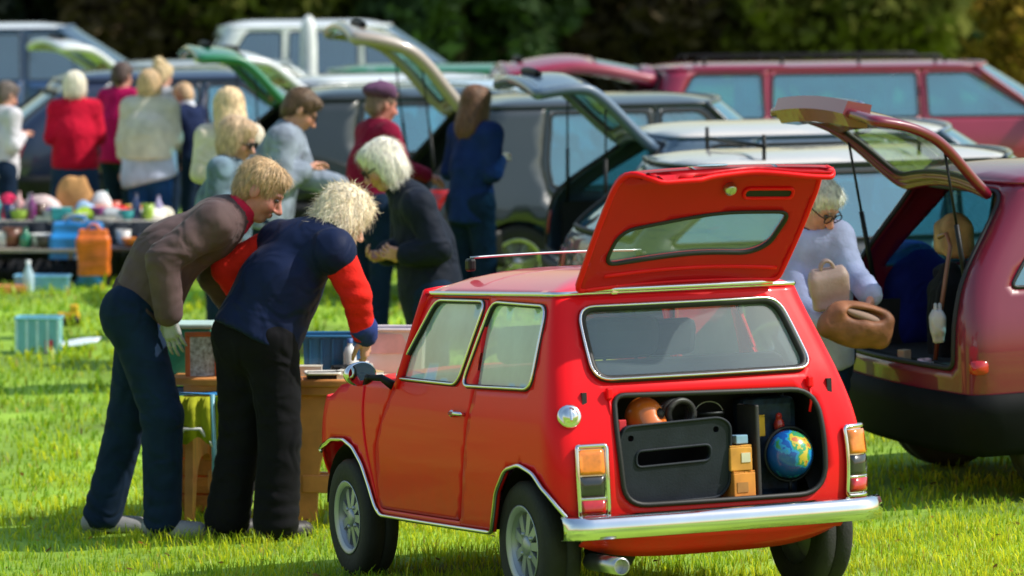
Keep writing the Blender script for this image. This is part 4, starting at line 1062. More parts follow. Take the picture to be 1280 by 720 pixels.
# door mirror
for sg in (1,):
    mb = MB(); c = np.array([.40, .79, .925]); Rm = rotm('Z', .30)
    mb.lathe([(.0001, .065), (.05, .055), (.075, .03), (.082, 0), (.074, -.006)], 26, Rm @ rotm('Y', R(90)) @ np.diag([.66, 1.0, 1]), c)
    mr_ = mb.build('door_mirror', CHROME, mini)
    mb = MB(); mb.lathe([(.0001, -.003), (.074, -.004)], 26, Rm @ rotm('Y', R(90)) @ np.diag([.66, 1.0, 1]), c); mb.build('mirror_glass', pmat('mirror_face', (.75, .85, .80), rough=.02, metal=1, var=.01), mr_)
    mb = MB(); mb.tube([c+[.02, -.04, -.02], c+[-.03, -.08, -.02], (.335, .668, .868)], [.012, .016, .022], 8); mb.build('mirror_arm', BLACKP, mr_)
# roof bar across the front of the roof
bar = MB(); y = np.linspace(.40, -.40, 20)
bar.tube(np.column_stack([np.full(20, .06), y, 1.405+.01*np.cos(y*3)]), .0055, 8)
bb = bar.build('roof_bar', STEEL, mini)
for yy in (.40, -.40):
    m2 = MB(); m2.box((.06, yy, 1.378), (.06, .035, .055), None, .012); m2.build('bar_foot', BLACKP, bb)

# ---- raised hatch: hinged along the rear edge of the roof
HN = MB()
hd = np.array([-.58, 0, .815]); hd /= np.linalg.norm(hd)             # from the hinge to the free end
hy = np.array([0, 1., 0]); hn = np.cross(hd, hy)                      # outer side (up and forward)
if hn[0] < 0: hn = -hn
ho = np.array([-1.252, -.02, 1.285])
HL = .50
def hp(y, v, o=0.):
    """hatch surface: flat panel, then the free end curls over"""
    y = np.asarray(y, float); v = np.asarray(v, float)
    vv = np.minimum(v, HL); ex = np.maximum(v-HL, 0)
    a = np.clip(ex/.115, 0, 1)*R(112)
    along = vv+np.where(ex > 0, .092*np.sin(a), 0); out = np.where(ex > 0, .092*(1-np.cos(a)), 0)
    bow = .03*(1-(y/.5)**2)-.02*np.sin(np.clip(v/HL, 0, 1)*math.pi)*0
    return ho+hy*y[..., None]+hd*along[..., None]+hn*(bow-out+o)[..., None]
outl = arc_poly([(.515, .0), (.49, .26), (.455, .50), (.40, .59), (.26, .645), (.12, .615), (-.1, .60), (-.34, .62), (-.435, .62), (-.445, .46), (-.42, .22), (-.385, .0)], [.03, .1, .10, .08, .08, .05, .05, .05, .03, .05, .1, .03], 5)
hw = arc_poly([(.415, .115), (.38, .275), (-.05, .335), (-.355, .335), (-.30, .175), (-.22, .135), (.0, .145)], [.06, .07, .1, .05, .06, .08, .2], 5)
V2, Fc = cdt(outl, [hw], .03)
V = hp(V2[:, 0], V2[:, 1])
Fc = [f if np.cross(V[f[1]]-V[f[0]], V[f[2]]-V[f[0]]) @ hn > 0 else f[::-1] for f in Fc]
SHADERED = pmat('shaded_hatch_red', (.62, .008, .02), rough=.4, spec=.2, coat=.15, var=.05)  # darker copy of the body red, offsets light bounced off the grass
hatch = mk('raised_hatch', V, Fc, SHADERED, mini, True, .022)
hatch['label'] = 'raised red rear hatch with its own window'
dh = densify(outl, .03); mb = MB(); mb.tube(hp(dh[:, 0]*.99, dh[:, 1]*.985+.003, -.018), .012, 6, closed=True); mb.build('hatch_edge', RED, hatch)
V2, Fc = cdt(hw.mean(0)+(hw-hw.mean(0))*1.02, [], .05); V = hp(V2[:, 0], V2[:, 1], -.012); hg = mk('hatch_window', V, Fc, GL_PALE, hatch)
dw = densify(hw, .03); mb = MB(); mb.tube(hp(dw[:, 0], dw[:, 1], -.020), .010, 6, closed=True); mb.build('window_seal', RUBBER, hg)
# inner ribs pressed in the panel, latch, recessed handle, plate lamp
rb = MB(); yy = np.linspace(.40, -.36, 20); rb.tube(hp(yy, 0.062+.010*np.cos(yy*4), -.020), .010, 6); rb.build('panel_rib', RED, hatch)
c = hp(np.array(-.06), np.array(.455), -.03); mb = MB(); qh = np.array(Vector(-hn).to_track_quat('Z', 'Y').to_matrix())
mb.lathe([(.026, -.01), (.026, .012), (.018, .02), (.0001, .02)], 16, qh, c); mb.box(c-hn*.016, (.012, .03, .014), qh, .003); mb.build('hatch_latch', STEEL, hatch)
hb = arc_poly([(-.13, .405), (-.13, .450), (-.34, .450), (-.34, .405)], .024, 5); V2, Fc = cdt(hb, [], .04); V = hp(V2[:, 0], V2[:, 1], -.026); mk('handle_recess', V, Fc, DARK, hatch)
d2 = densify(hb, .03); mb = MB(); mb.tube(hp(d2[:, 0], d2[:, 1], -.026), .008, 6, closed=True); mb.build('handle_rim', RED, hatch)
hb = arc_poly([(.155, .535), (.155, .590), (-.215, .590), (-.215, .535)], .015, 4); V2, Fc = cdt(hb, [], .03); V = hp(V2[:, 0], V2[:, 1], .004); pl = mk('plate_recess', V, Fc, pmat('dark_glossy_panel', (.01, .012, .014), rough=.15, coat=1), hatch)
mb = MB(); cc = hp(np.array(.05), np.array(.562), .006); nn_ = np.cross(hp(np.array(.06), np.array(.562))-hp(np.array(.04), np.array(.562)), hp(np.array(.05), np.array(.566))-hp(np.array(.05), np.array(.558))); nn_ /= np.linalg.norm(nn_)
if nn_ @ np.array([-.3, 0, 1]) < 0: nn_ = -nn_
t1 = hy; t2 = np.cross(nn_, t1)
mb.lathe([(.0001, .004), (.9, .003), (1., 0)], 24, np.column_stack([t1*.068, t2*.024, nn_]), cc); mb.build('plate_lamp', pmat('pale_lens', (.55, .70, .72), rough=.1, metal=.6, coat=1), hatch)
for y in (.34, -.27):
    mb = MB(); p = hp(np.array(y), np.array(.0)); mb.box(p+[0, 0, -.015], (.05, .035, .05), None, .008); mb.tube([p+[.0, -.03, -.01], p+[0, .03, -.01]], .012, 8); mb.build('hatch_hinge', CHROME, hatch)
V = np.array([p for p in minfo['ring'] if p[0] < -1.2]); mb = MB(); yy = np.linspace(.45, -.38, 16); mb.tube(np.column_stack([-1.272+.035*(yy/.45)**2, yy, np.full(16, 1.276)]), .012, 8); mb.build('roof_edge_strip', CHROME, mini)
# ------------------------------------------------------------------ the people in front
def U(px, py, Y): return unproj(px, py, Y)
def foot(px, Y, s=1.):
    p = unproj(px, 640, Y); return np.array([p[0], Y, float(gz(p[0], Y))+.085*s])
NAVYTR = cloth('navy_trousers', (.009, .022, .050)); BLACKTR = cloth('black_trousers', (.008, .008, .010))
BROWNJ = cloth('brown_jacket', (.112, .073, .072), rough=.7, sheen=.05); NAVYV = cloth('navy_gilet', (.007, .014, .048), rough=.6, sheen=.02)
REDKNIT = cloth('red_knit', (.72, .022, .015), bump=.12, bscale=30); SHOEB = pmat('dark_shoe', (.03, .028, .03), rough=.5, var=.3); SHOEG = pmat('grey_shoe', (.25, .25, .26), rough=.6, var=.3)
Y0 = 19.6; s = 1.12
J = dict(head=U(326, 238, Y0), neck=U(300, 263, Y0), shR=U(270, 278, Y0-.18), shL=U(284, 270, Y0+.20), elR=U(203, 325, Y0-.25), wrR=U(211, 396, Y0-.23), elL=U(268, 345, Y0+.25), wrL=U(310, 402, Y0+.28),
         hipR=U(163, 392, Y0-.10), hipL=U(180, 392, Y0+.10), knR=U(203, 520, Y0-.12), knL=U(160, 520, Y0+.12), anR=foot(203, Y0-.1, s), anL=foot(128, Y0+.12, s))
person('person in brown jacket and navy trousers bending right, hand on thigh', J, dict(s=s, seed=3, look=(.80, -.12, -.52), hup=(.5, 0, .85), hh=.0065, h=.015, hair='short', haircol=(.56, .38, .20), nstr=2600, hairh=.008,
    skin=(.58, .25, .18), top=BROWNJ, rib=cloth('brown_rib', (.08, .052, .052)), hem=.02, tope=.028, cuff=.93, legs=NAVYTR, lege=.026, flare=.016, waist=.22, shoes=SHOEG, collar=cloth('red_collar', (.55, .02, .06)), footR=(1, -.1), footL=(1, .1), hs=1.06, slump=-.07,
    handR=dict(d=(.22, -.05, -1), n=(.3, 1, .1), curl=.35, side=1, glove=(.30, .31, .30)), girth=1.05, amp=.012, lamp=.010))
Y0 = 19.35; s = 1.10
J = dict(head=U(430, 274, Y0+.12), neck=U(408, 290, Y0+.05), shR=U(418, 312, Y0-.10), shL=U(352, 300, Y0+.24), elR=U(446, 368, Y0-.10), wrR=U(456, 420, Y0+.02), elL=U(284, 335, Y0+.30), wrL=U(322, 395, Y0+.5),
         hipR=U(340, 420, Y0-.07), hipL=U(303, 418, Y0+.07), knR=U(350, 545, Y0-.06), knL=U(300, 545, Y0+.08), anR=foot(344, Y0-.06, s), anL=foot(284, Y0+.08, s))
gw = person('person in navy gilet with red sleeves leaning over the wooden table', J, dict(s=s, seed=5, look=(.72, .48, -.5), hup=(.4, .2, .9), hh=.0065, h=.015, hair='curly', haircol=(.80, .70, .52), nstr=3600, hairh=.008, hs=1.05,
    skin=(.60, .32, .24), top=REDKNIT, topname='red_pullover', hem=-.02, tope=.020, cuff=.90, vest=NAVYV, vhem=-.03, veste=.040, legs=BLACKTR, lege=.030, flare=.030, waist=.2, shoes=SHOEB, footR=(.6, .5), footL=(.6, .5),
    handR=dict(d=(.05, .25, -1), n=(-.9, .3, 0), curl=.5, side=1), girth=1.12, lamp=.010, amp=.012, sleeve2=cloth('blue_cuff', (.03, .05, .20))))
Y0 = 23.4; s = 1.06
J = dict(head=U(478, 206, Y0-.02), neck=U(500, 236, Y0), shL=U(522, 255, Y0-.18), shR=U(508, 250, Y0+.2), elL=U(548, 312, Y0-.24), wrL=U(506, 318, Y0-.22), elR=U(505, 310, Y0+.2), wrR=U(482, 318, Y0-.06),
         hipL=U(540, 365, Y0-.1), hipR=U(540, 365, Y0+.1), knL=U(540, 450, Y0-.1), knR=U(536, 450, Y0+.1), anL=foot(542, Y0-.1, s), anR=foot(536, Y0+.1, s))
NAVYC = cloth('navy_coat', (.010, .014, .026), rough=.7)
person('white haired person in long navy coat, hands together, facing left', J, dict(s=s, seed=8, look=(-.85, -.22, -.5), hup=(-.4, 0, .9), hh=.008, h=.018, hair='bob', haircol=(.88, .84, .74), nstr=2200, skin=(.58, .30, .21), hs=1.08, hairs=.98,
    top=NAVYC, topname='coat', hem=-.22, tope=.03, cuff=.90, legs=NAVYTR, lege=.03, girth=1.12, glasses='clear', shoes=SHOEB, collar=NAVYC, handL=dict(d=(-1, -.1, .1), n=(0, 1, .3), curl=.9, side=1), handR=dict(d=(-.8, -.5, -.1), n=(.3, -.5, .8), curl=.8)))
Y0 = 20.15; s = 1.0
J = dict(head=U(1023, 256, Y0-.02), neck=U(1013, 290, Y0+.04), shL=U(1047, 296, Y0), shR=U(988, 306, Y0+.05), elL=U(1068, 345, Y0-.10), wrL=U(1090, 370, Y0-.30), elR=U(1000, 388, Y0-.10), wrR=U(1044, 405, Y0-.30),
         hipL=U(1040, 440, Y0+.12), hipR=U(998, 440, Y0+.12), knL=U(1040, 530, Y0+.02), knR=U(1000, 530, Y0+.02), anL=foot(1042, Y0+.1, s), anR=foot(1000, Y0+.12, s))
LAV = cloth('lavender_jumper', (.44, .47, .72), bump=.12, bscale=25)
lw = person('white haired person in lavender jumper holding a brown handbag between the red cars', J, dict(s=s, seed=11, look=(.62, -.55, -.62), hup=(.3, -.3, 1), hh=.008, h=.016, hair='short', haircol=(.82, .80, .74), nstr=1800, skin=(.68, .33, .25), hs=1.12,
    top=LAV, topname='jumper', hem=-.06, tope=.022, cuff=.92, legs=NAVYTR, girth=1.1, shoes=SHOEB, collar=cloth('black_scarf', (.012, .012, .014)), glasses='clear', handL=dict(d=(-.25, -.5, -.7), n=(-.8, .3, .1), curl=.8, side=1), handR=dict(d=(1, -.2, .1), n=(0, .6, .7), curl=.7, side=1)))

# ------------------------------------------------------------------ the people further back
def bystander(label, px, py, Y, face, sp, group=None, **kw):
    J, s, f = stand(px, py, Y, face, **kw)
    look = sp.pop('look2', None)
    lk = f*1.0+np.array([0, 0, sp.pop('nod', -.25)]) if look is None else np.asarray(look, float)
    d = dict(s=s, h=.022, hh=.011, hhand=.010, hairh=.012, look=lk, hup=(0, 0, 1), legs=NAVYTR, shoes=SHOEB, nstr=900); d.update(sp)
    return person(label, J, d, group)
PXR = -math.pi/2      # heading to the right of the picture
bystander('person in maroon top and purple beret, facing right', 478, 108, 27.6, PXR+.5, dict(seed=21, hair='crop', haircol=(.25, .15, .1), hat='beret', hatmat=cloth('purple_beret', (.12, .055, .11)), top=cloth('maroon_top', (.22, .008, .035)), hem=-.1, skin=(.55, .22, .16), girth=1.15, nod=-.2), lean=.12, arms=('down', 'fwd'))
bystander('brown haired person in navy blue jacket standing beside the car with the beige tailgate', 596, 108, 27.5, PXR+.75, dict(seed=22, hair='long', haircol=(.16, .07, .03), top=cloth('navy_blue_jacket', (.012, .03, .12)), hem=-.14, skin=(.62, .34, .25), nod=-.2), lean=.06, arms=('bent', 'bent'))
PLAID = cloth('grey_blue_coat', (.22, .26, .32), var=.5)
bystander('dark haired person in grey blue jacket and glasses, looking down to the right', 376, 112, 26.2, PXR+.1, dict(seed=23, hair='short', haircol=(.12, .065, .03), top=PLAID, tope=.03, hem=-.1, glasses='clear', skin=(.60, .30, .20), girth=1.15, nod=-.7, hs=1.04), lean=.30, arms=('fwd', 'bent'), turn=.2)
bystander('blonde person in dark glasses and blue grey plaid, behind the brown jacket', 297, 150, 25.0, PXR-.35, dict(seed=24, hair='bob', haircol=(.60, .42, .26), top=cloth('plaid_shawl', (.13, .19, .24), var=.6), glasses='dark', skin=(.55, .30, .22), girth=1.2, nod=-.35, hs=1.1), lean=.15, arms=('bent', 'bent'))
bystander('long haired blonde person in cream cardigan over blue', 286, 112, 27.8, .25, dict(seed=25, hair='long', haircol=(.78, .58, .34), top=cloth('cream_cardigan', (.70, .62, .50)), hem=-.16, girth=1.15, hs=1.05), lean=.05, arms=('bent', 'down'))
grp = 'shoppers beyond the long stall'
bystander('white haired person in bright red cardigan seen from behind', 93, 90, 33.4, .15, dict(seed=26, hair='bob', haircol=(.88, .82, .68), top=cloth('bright_red_cardigan', (.55, .008, .035)), hem=-.08, legs=cloth('dark_blue_skirt', (.02, .045, .10)), skirt=.42, legname='skirt', girth=1.2, nod=-.1), grp, lean=.02, arms=('bent', 'bent'))
bystander('dark haired person in magenta jacket next to the bright red cardigan', 153, 78, 34.6, -.5, dict(seed=27, hair='short', haircol=(.10, .06, .05), top=cloth('magenta_jacket', (.50, .008, .10)), hem=-.12, girth=1.1, skin=(.50, .26, .19)), grp, lean=.06, arms=('down', 'bent'))
bystander('sandy haired person in beige cardigan with pale lavender wrap at the waist', 187, 88, 32.8, -.1, dict(seed=28, hair='bob', haircol=(.66, .46, .26), top=cloth('beige_cardigan', (.62, .57, .49)), hem=.02, tope=.03, girth=1.35, wrap=cloth('lavender_wrap', (.46, .50, .66)), legs=cloth('blue_jeans', (.015, .06, .20)), nod=-.1), grp, lean=.03, arms=('down', 'bent'))
bystander('blonde person half hidden behind the beige cardigan', 203, 78, 35.4, -.6, dict(seed=29, hair='bun', haircol=(.72, .56, .32), top=cloth('pale_grey_top', (.45, .45, .48)), hem=-.05), grp, lean=.04)
bystander('short fair haired person in navy and white top', 229, 104, 34.8, .9, dict(seed=30, hair='short', haircol=(.70, .48, .28), top=cloth('navy_top', (.012, .02, .06)), hem=-.08, collar=cloth('white_collar', (.7, .72, .78)), nod=-.5), grp, lean=.25, arms=('fwd', 'fwd'))
bystander('grey haired person in pale grey blouse at the far left of the stall', 9, 102, 33.0, -.9, dict(seed=31, hair='short', haircol=(.16, .12, .10), top=cloth('pale_blouse', (.62, .60, .64)), hem=-.1, girth=1.15, nod=-.4), grp, lean=.12, arms=('bent', 'bent'))
# ------------------------------------------------------------------ the parked row
def generic(kind, w, zb, zr, crown, xr, xf, rs, wx, glass, pmt, tailgate=None, pillars=(-.12, -1.0), gate_z=.60, a0=.95, a1=.30, tr=.30, **kw):
    Xr = [(.2, xr+.10), (.40, xr+.01), (.60, xr), (zb-.08, xr+.02), (zb, xr+.04), (zr-.02, xr+rs), (zr+.25, xr+rs+.1)]
    sh = Shell(W=[(.2, .90*w), (.35, .97*w), (.55, w), (zb-.14, .985*w), (zb, .94*w), (zr, .755*w), (zr+.2, .70*w)], Xr=Xr, xb=[(z, x+.20) for z, x in Xr],
               Xf=[(.2, xf-.10), (.45, xf), (.7, xf-.06), (1.6, xf-.3)], xa=[(.2, xf-.36), (.7, xf-.40), (1.6, xf-.6)], ycr=kw.pop('ycr', .20), ycf=.30, crown=.02, rcrown=.06, fcrown=.10)
    arches = []
    for x in wx:
        a = np.linspace(0, math.pi, 13); r = tr+.055
        arches.append([(x+r*math.cos(t), tr+r*.98*math.sin(t)-.02) for t in a])
    zs = .25
    for a in arches:
        a[0] = (a[0][0], zs); a[-1] = (a[-1][0], zs)
    xC = float(sh.xb(zr)); t = zr-.055; b = zb+.035; sl = (a1-a0)/(zr-zb)
    pB, pC = pillars
    wins = [[(a0-.10, b), (a1-.06, t), (pB+.04, t), (pB+.04, b)], [(pB-.05, b), (pB-.05, t), (pC+.05, t), (pC+.02, b)]]
    if pC > xC+.35: wins.append([(pC-.05, b), (pC-.06, t), (xC+.13, t), (float(sh.xb(b))+.06, b)])
    sp = dict(shell=sh, h=.09, rh=.10, paint=pmt, glass=glass, zs=zs, zr=zr, zb=zb, a0=a0, a1=a1, crown=crown, rcrown_r=.5, arches=arches,
              fender=[(a0+.02, zb), (a0+.35, zb-.02), (xf-.55, zb-.10), (xf-.30, zb-.20)], nose=.02, windows=wins, wr=.05,
              tw=.19, tr=tr, wx=wx, wy=w-.115, rimr=tr*.62, spokes=7, wbulge=(.35, .22), pillar=pmt, thick=.025,
              seats=[(.10, .36, .42, .48, True), (.10, -.36, .42, .48, True), (-.80, 0, .45, 1.2, False)],
              doors=[[(a0-.02, .36), (a0-.02, zb), (a1-.01, zr-.02), (pB, zr-.02), (pB, .36)], [(pB-.012, .36), (pB-.012, zr-.02), (pC+.01, zr-.02), (pC-.02, zb), (wx[1]+tr+.10, .60), (wx[1]+tr+.09, .36)]],
              handles=[(pB+.20, zb-.07), (pC+.24, zb-.07)])
    yb, yt = .80*w, .62*w
    ap = arc_poly([(yb, gate_z), (yb*.98, zb), (yt, zr-.045), (-yt, zr-.045), (-yb*.98, zb), (-yb, gate_z)], [.06, .15, .07, .07, .15, .06], 5)
    rw = arc_poly([(yb*.90, zb+.07), (yt*.92, zr-.11), (-yt*.92, zr-.11), (-yb*.90, zb+.07)], .06, 4)
    if tailgate is not None: sp['aperture'] = ap
    else: sp['rearwin'] = rw
    sp.update(kw); sp['_rw'] = rw; sp['_ap'] = ap; sp['w'] = w; sp['xr'] = xr; sp['xf'] = xf; sp['gate_z'] = gate_z
    return sp
def dress(root, S, sp, bump_mat, tail=(.62, .95, .70, .86), ang=None, inner=None, gate_paint=None):
    w, xr, xf = sp['w'], sp['xr'], sp['xf']; b0, b1 = sp.get('bz', (.30, .56))
    def band(t0, t1, z0, z1, off, name, m, h=.08, solid=.03):
        poly = arc_poly([(t0, z0), (t0, z1), (t1, z1), (t1, z0)], .03, 3); V, Fc = S.patch(poly, [], h, off); return mk(name, V, Fc, m, root, True, solid)
    ts = float(S.side(xr+sp.get('bwrap', .62), .45)[0]); band(ts, S.T-ts, b0, b1, sp.get('boff', .045), 'rear_bumper', bump_mat)
    tf = float(S.side(xf-.50, .45)[0])
    for a, bb in ((.0, tf), (S.T-tf, S.T)): band(a, bb, b0, b1, .04, 'front_bumper', bump_mat)
    for sg in (1, -1):
        y0, y1, z0, z1 = tail
        p = [(sg*y0*w, z0), (sg*y0*w, z1), (sg*y1*w, z1), (sg*y1*w, z0)]
        tz = S.rear(np.array([q[0] for q in arc_poly(p, .02, 3)]), np.array([q[1] for q in arc_poly(p, .02, 3)])); V, Fc = S.patch(tz, [], .05, .005); mk('tail_light', V, Fc, REDLENS, root, True, .012)
        t0, t1 = (S.Tf*.62, S.Tf+S.Tc1*.5) if sg > 0 else (S.T-S.Tf-S.Tc1*.5, S.T-S.Tf*.62)
        zf = sp['fender'][-1][1]; V, Fc = S.patch(arc_poly([(t0, zf-.17), (t0, zf-.03), (t1, zf-.03), (t1, zf-.17)], .02, 3), [], .05, .012); mk('headlight', V, Fc, CLEAR, root, True, .03)
        p = S.P(S.side(sp['a0']-.12, sp['zb']+.05, sg)); c = p+np.array([0, sg*.13, .05]); mb = MB(); mb.box(c, (.10, .20, .14), None, .035); mb.tube([c, p], .02, 6); mb.build('door_mirror', bump_mat, root)
    if ang is not None:
        ap, rw = sp['_ap'], sp['_rw']; gp = gate_paint or sp['paint']
        hx, hz = float(S.P(S.rear(0., sp['zr']-.045))[0])+.03, sp['zr']-.03
        Rm = rotm('Y', ang)
        gs = np.array([sp.get('gs', 1.), 1., sp.get('gs', 1.)]); mv = lambda V: ((np.asarray(V)-[hx, 0, hz])*gs) @ Rm.T+[hx, 0, hz]
        A = S.rear(ap[:, 0]*.985, ap[:, 1]); B = S.rear(rw[:, 0], rw[:, 1])
        V, Fc = S.patch(A, [B], .07); g = mk('tailgate', mv(V), Fc, gp, root, True, .03); 
        V, Fc = S.patch(A.mean(0)+(A-A.mean(0))*.93, [B.mean(0)+(B-B.mean(0))*1.06], .07, -.045); mk('inner_trim', mv(V), [f[::-1] for f in Fc], inner or gp, g, True, .02)
        dd = densify(A, .05); mb = MB(); mb.tube(mv(S.P(dd)-S.N(dd)*.025), sp.get('gt', .026), 8, closed=True); mb.build('gate_edge', gp, g)
        V, Fc = S.patch(B, [], .08, -.012); pn = mk('tailgate_window', mv(V), Fc, sp.get('gateglass', sp['glass']), g)
        mb = MB(); mb.tube(mv(S.loop(B, -.01)), .016, 6, closed=True); mb.build('window_seal', RUBBER, pn)
        zm = sp['gate_z']+.12; hp_ = mv(S.loop(S.rear(np.array([.25, -.25]), np.array([zm, zm])), .02)); mb = MB(); mb.tube(hp_, .025, 8); mb.build('tailgate_handle', CHROME if sp.get('chandle') else BLACKP, g)
        if sp.get('lip'):
            yy = np.linspace(.50, -.34, 15)*w/.8; zl = sp['gate_z']+.02; c_ = S.P(S.rear(yy, np.full(15, zl))); n_ = S.N(S.rear(yy, np.full(15, zl))); V = []
            for c0, n0 in zip(c_, n_): V += [c0+n0*.035+[0, 0, .10], c0+n0*.045+[0, 0, -.05], c0-n0*.03+[0, 0, -.07], c0-n0*.10+[0, 0, -.02], c0-n0*.10+[0, 0, .09]]
            mk('gate_lip', mv(V), [(5*i+j, 5*i+(j+1) % 5, 5*i+5+(j+1) % 5, 5*i+5+j) for i in range(14) for j in range(5)]+[(0, 1, 2, 3, 4), (74, 73, 72, 71, 70)], paint('pale_pink_plastic', (.30, .06, .09)), g, False)
        for sg in (1, -1):
            p0 = S.P(S.rear(sg*.72*w, sp['zb']-.02))+np.array([.10, -sg*.03, 0]); p1 = mv(S.P(S.rear(np.array([sg*.70*w]), np.array([sp['zb']+.12])))-np.array([[-.05, 0, 0]]))[0]
            mb = MB(); m_ = (p0+p1)/2; mb.tube([p0, m_], .013, 6); mb.tube([m_, p1], .007, 6); mb.build('gas_strut', BLACKP, root)
        # boot floor and sides
        mb = MB(); mb.box((xr+.62, 0, sp['gate_z']-.02), (1.0, 1.5*w, .03)); mb.box((xr+.62, .80*w, .74), (.9, .03, .34)); mb.box((xr+.62, -.80*w, .74), (.9, .03, .34)); mb.build('boot_lining', DARK, root)
        a2 = densify(S.rear(ap[:, 0], ap[:, 1]), .05); mb = MB(); mb.tube(S.P(a2), .014, 6, closed=True); mb.build('door_seal', RUBBER, root)
    # number plate recess or plate
    return root
def park(name, label, px, Y, roof_py, yaw, kind, w, zb_f, crown, xr, xf, rs, wx, glass, pmt, bump_mat, ang=None, inner=None, group='cars parked in a row with their boots open', tail=(.62, .95, .70, .86), gate_paint=None, **kw):
    h = np.array([-math.sin(yaw), math.cos(yaw)]); rp = unproj(px, 200, Y); o = np.array([rp[0], Y])-h*(xr+rs*.5)
    H = unproj(px, roof_py, Y)[2]-float(gz(o[0], o[1])); zr = H-crown
    M = ground_matrix(o[0], o[1], yaw)
    extra = {k: kw.pop(k) for k in ('bars', 'rack') if k in kw}
    sp = generic(kind, w, zb_f*zr, zr, crown, xr, xf, rs, wx, glass, pmt, tailgate=ang, **kw)
    root, S, info = build_car(name, label, 'car', M, sp, group)
    dress(root, S, sp, bump_mat, tail=tail, ang=ang, inner=inner, gate_paint=gate_paint)
    if extra.get('bars'):
        for sg in (1, -1):
            mb = MB(); x0, x1 = sp['a1']-.25, float(S.xb(zr))+.15; y = sg*(float(S.WL(zr))-.10)
            mb.tube([(x0, y, zr+crown*.8), (x0-.06, y, zr+crown+.05), (x1+.06, y, zr+crown+.05), (x1, y, zr+crown*.8)], .014, 6)
            for x in np.linspace(x0-.1, x1+.1, 4): mb.tube([(x, y, zr+crown*.6), (x, y, zr+crown+.05)], .016, 6)
            mb.build('roof_rail', BLACKP, root)
    if extra.get('rack'):
        for x in extra['rack']:
            mb = MB(); mb.tube([(x, .55, zr+crown+.05), (x, -.55, zr+crown+.05)], .014, 6)
            for y in (.53, -.53): mb.tube([(x, y, zr+crown*.3), (x, y, zr+crown+.12)], .012, 6)
            mb.build('roof_rack_bar', BLACKP, root)
    return root, S, sp, M
MAROON = paint('maroon_paint', (.20, .006, .028)); MAROON2 = paint('dark_maroon_paint', (.30, .010, .045)); NAVYP = paint('navy_paint', (.008, .016, .05)); BLACKPT = paint('black_green_paint', (.010, .016, .016))
SILVER = paint('silver_paint', (.45, .47, .48), rough=.3, flake=.4); WHITEP = paint('white_paint', (.72, .74, .76)); GREENP = paint('green_paint', (.01, .18, .07)); PALEB = paint('pale_blue_paint', (.50, .62, .72)); BEIGE = paint('beige_paint', (.40, .33, .28)); REDUND = paint('orange_red_inner', (.40, .05, .015)); BRUNDER = paint('brown_inner', (.30, .17, .12), coat=.3)
SKYROOF = paint('sky_sheen_roof', (.62, .58, .54))  # pale colour paints the sky's reflection onto dark car roofs
# right: maroon hatchback with raised tailgate
hatchcar = park('hatchback_car', 'maroon hatchback with black bumper and raised tailgate, right of the lavender jumper', 1158, 20.25, 192, R(-70), 'hatch', .80, .66, .07, -1.75, 1.8, .36, (1.15, -1.10), GL_TEAL, MAROON, pmat('black_bumper', (.007, .008, .009), rough=.65, var=.3, spec=.10), ang=R(98), inner=MAROON, group=None,
    tail=(.95, .995, .66, .73), gate_z=.68, lip=True, pillars=(-.10, -.75), tr=.31, bz=(.26, .56), bwrap=.7, ycr=.11, h=.05, gateglass=GL_PALE, gs=.88, boff=.028, chandle=True, a0=.85, a1=.2)
# behind the small red car
park('estate_car', 'black estate with painted sky sheen on its roof and a roof rack directly behind the small red car', 778, 24.4, 184, R(-74), 'estate', .85, .66, .06, -2.2, 2.3, .50, (1.40, -1.25), GL_TEAL, BLACKPT, BLACKP, roofpaint=SKYROOF, rack=(-.2, -1.2), pillars=(-.05, -1.0))
park('estate_car', 'steel blue estate, second behind the small red car, tailgate raised', 752, 27.3, 150, R(-78), 'estate', .85, .66, .06, -2.2, 2.3, .58, (1.40, -1.25), GL_TEAL, paint('steel_blue_paint', (.09, .14, .21)), BLACKP, roofpaint=SKYROOF, ang=R(79), gs=1.0, gt=.04, inner=SILVER, pillars=(-.05, -1.0))
park('estate_car', 'long maroon estate with teal windows, tallest of the row below the trees', 795, 37.6, 75, R(-83), 'estate', .85, .66, .05, -2.55, 2.5, .22, (1.55, -1.45), GL_TEAL, MAROON2, BLACKP, ang=R(80), pillars=(.15, -1.30), a0=1.35, a1=.66, bars=True, gate_z=.42, gs=1.35, gt=.06)
park('hatchback_car', 'slate grey hatchback with wide beige tailgate raised above the purple beret', 540, 30.4, 116, R(-78), 'hatch', .82, .57, .06, -1.95, 2.0, .5, (1.25, -1.2), GL_TEAL, paint('slate_paint', (.03, .038, .044)), BLACKP, ang=R(98), gt=.05, inner=BRUNDER, gate_paint=BEIGE, pillars=(-.1, -.95), gate_z=.42)
park('hatchback_car', 'dark hatchback with green tailgate raised behind the glasses and grey blue jacket', 322, 33.2, 106, R(-78), 'hatch', .82, .66, .08, -1.9, 2.0, .5, (1.25, -1.2), GL_TEAL, BLACKPT, BLACKP, ang=R(86), inner=REDUND, gate_paint=GREENP, gt=.04, pillars=(-.1, -.9))
park('hatchback_car', 'pale blue hatchback behind the purple beret', 432, 35.8, 98, R(-80), 'hatch', .82, .66, .08, -1.9, 2.0, .5, (1.25, -1.2), GL_TEAL, PALEB, BLACKP, pillars=(-.1, -.9))
park('hatchback_car', 'white car with a red lined tailgate raised over the fair haired shoppers', 345, 40.6, 92, R(-66), 'hatch', .82, .66, .06, -1.9, 2.0, .35, (1.25, -1.2), GL_DARK, WHITEP, BLACKP, ang=R(84), inner=REDUND, gt=.045, gs=1.2, pillars=(-.1, -.9))
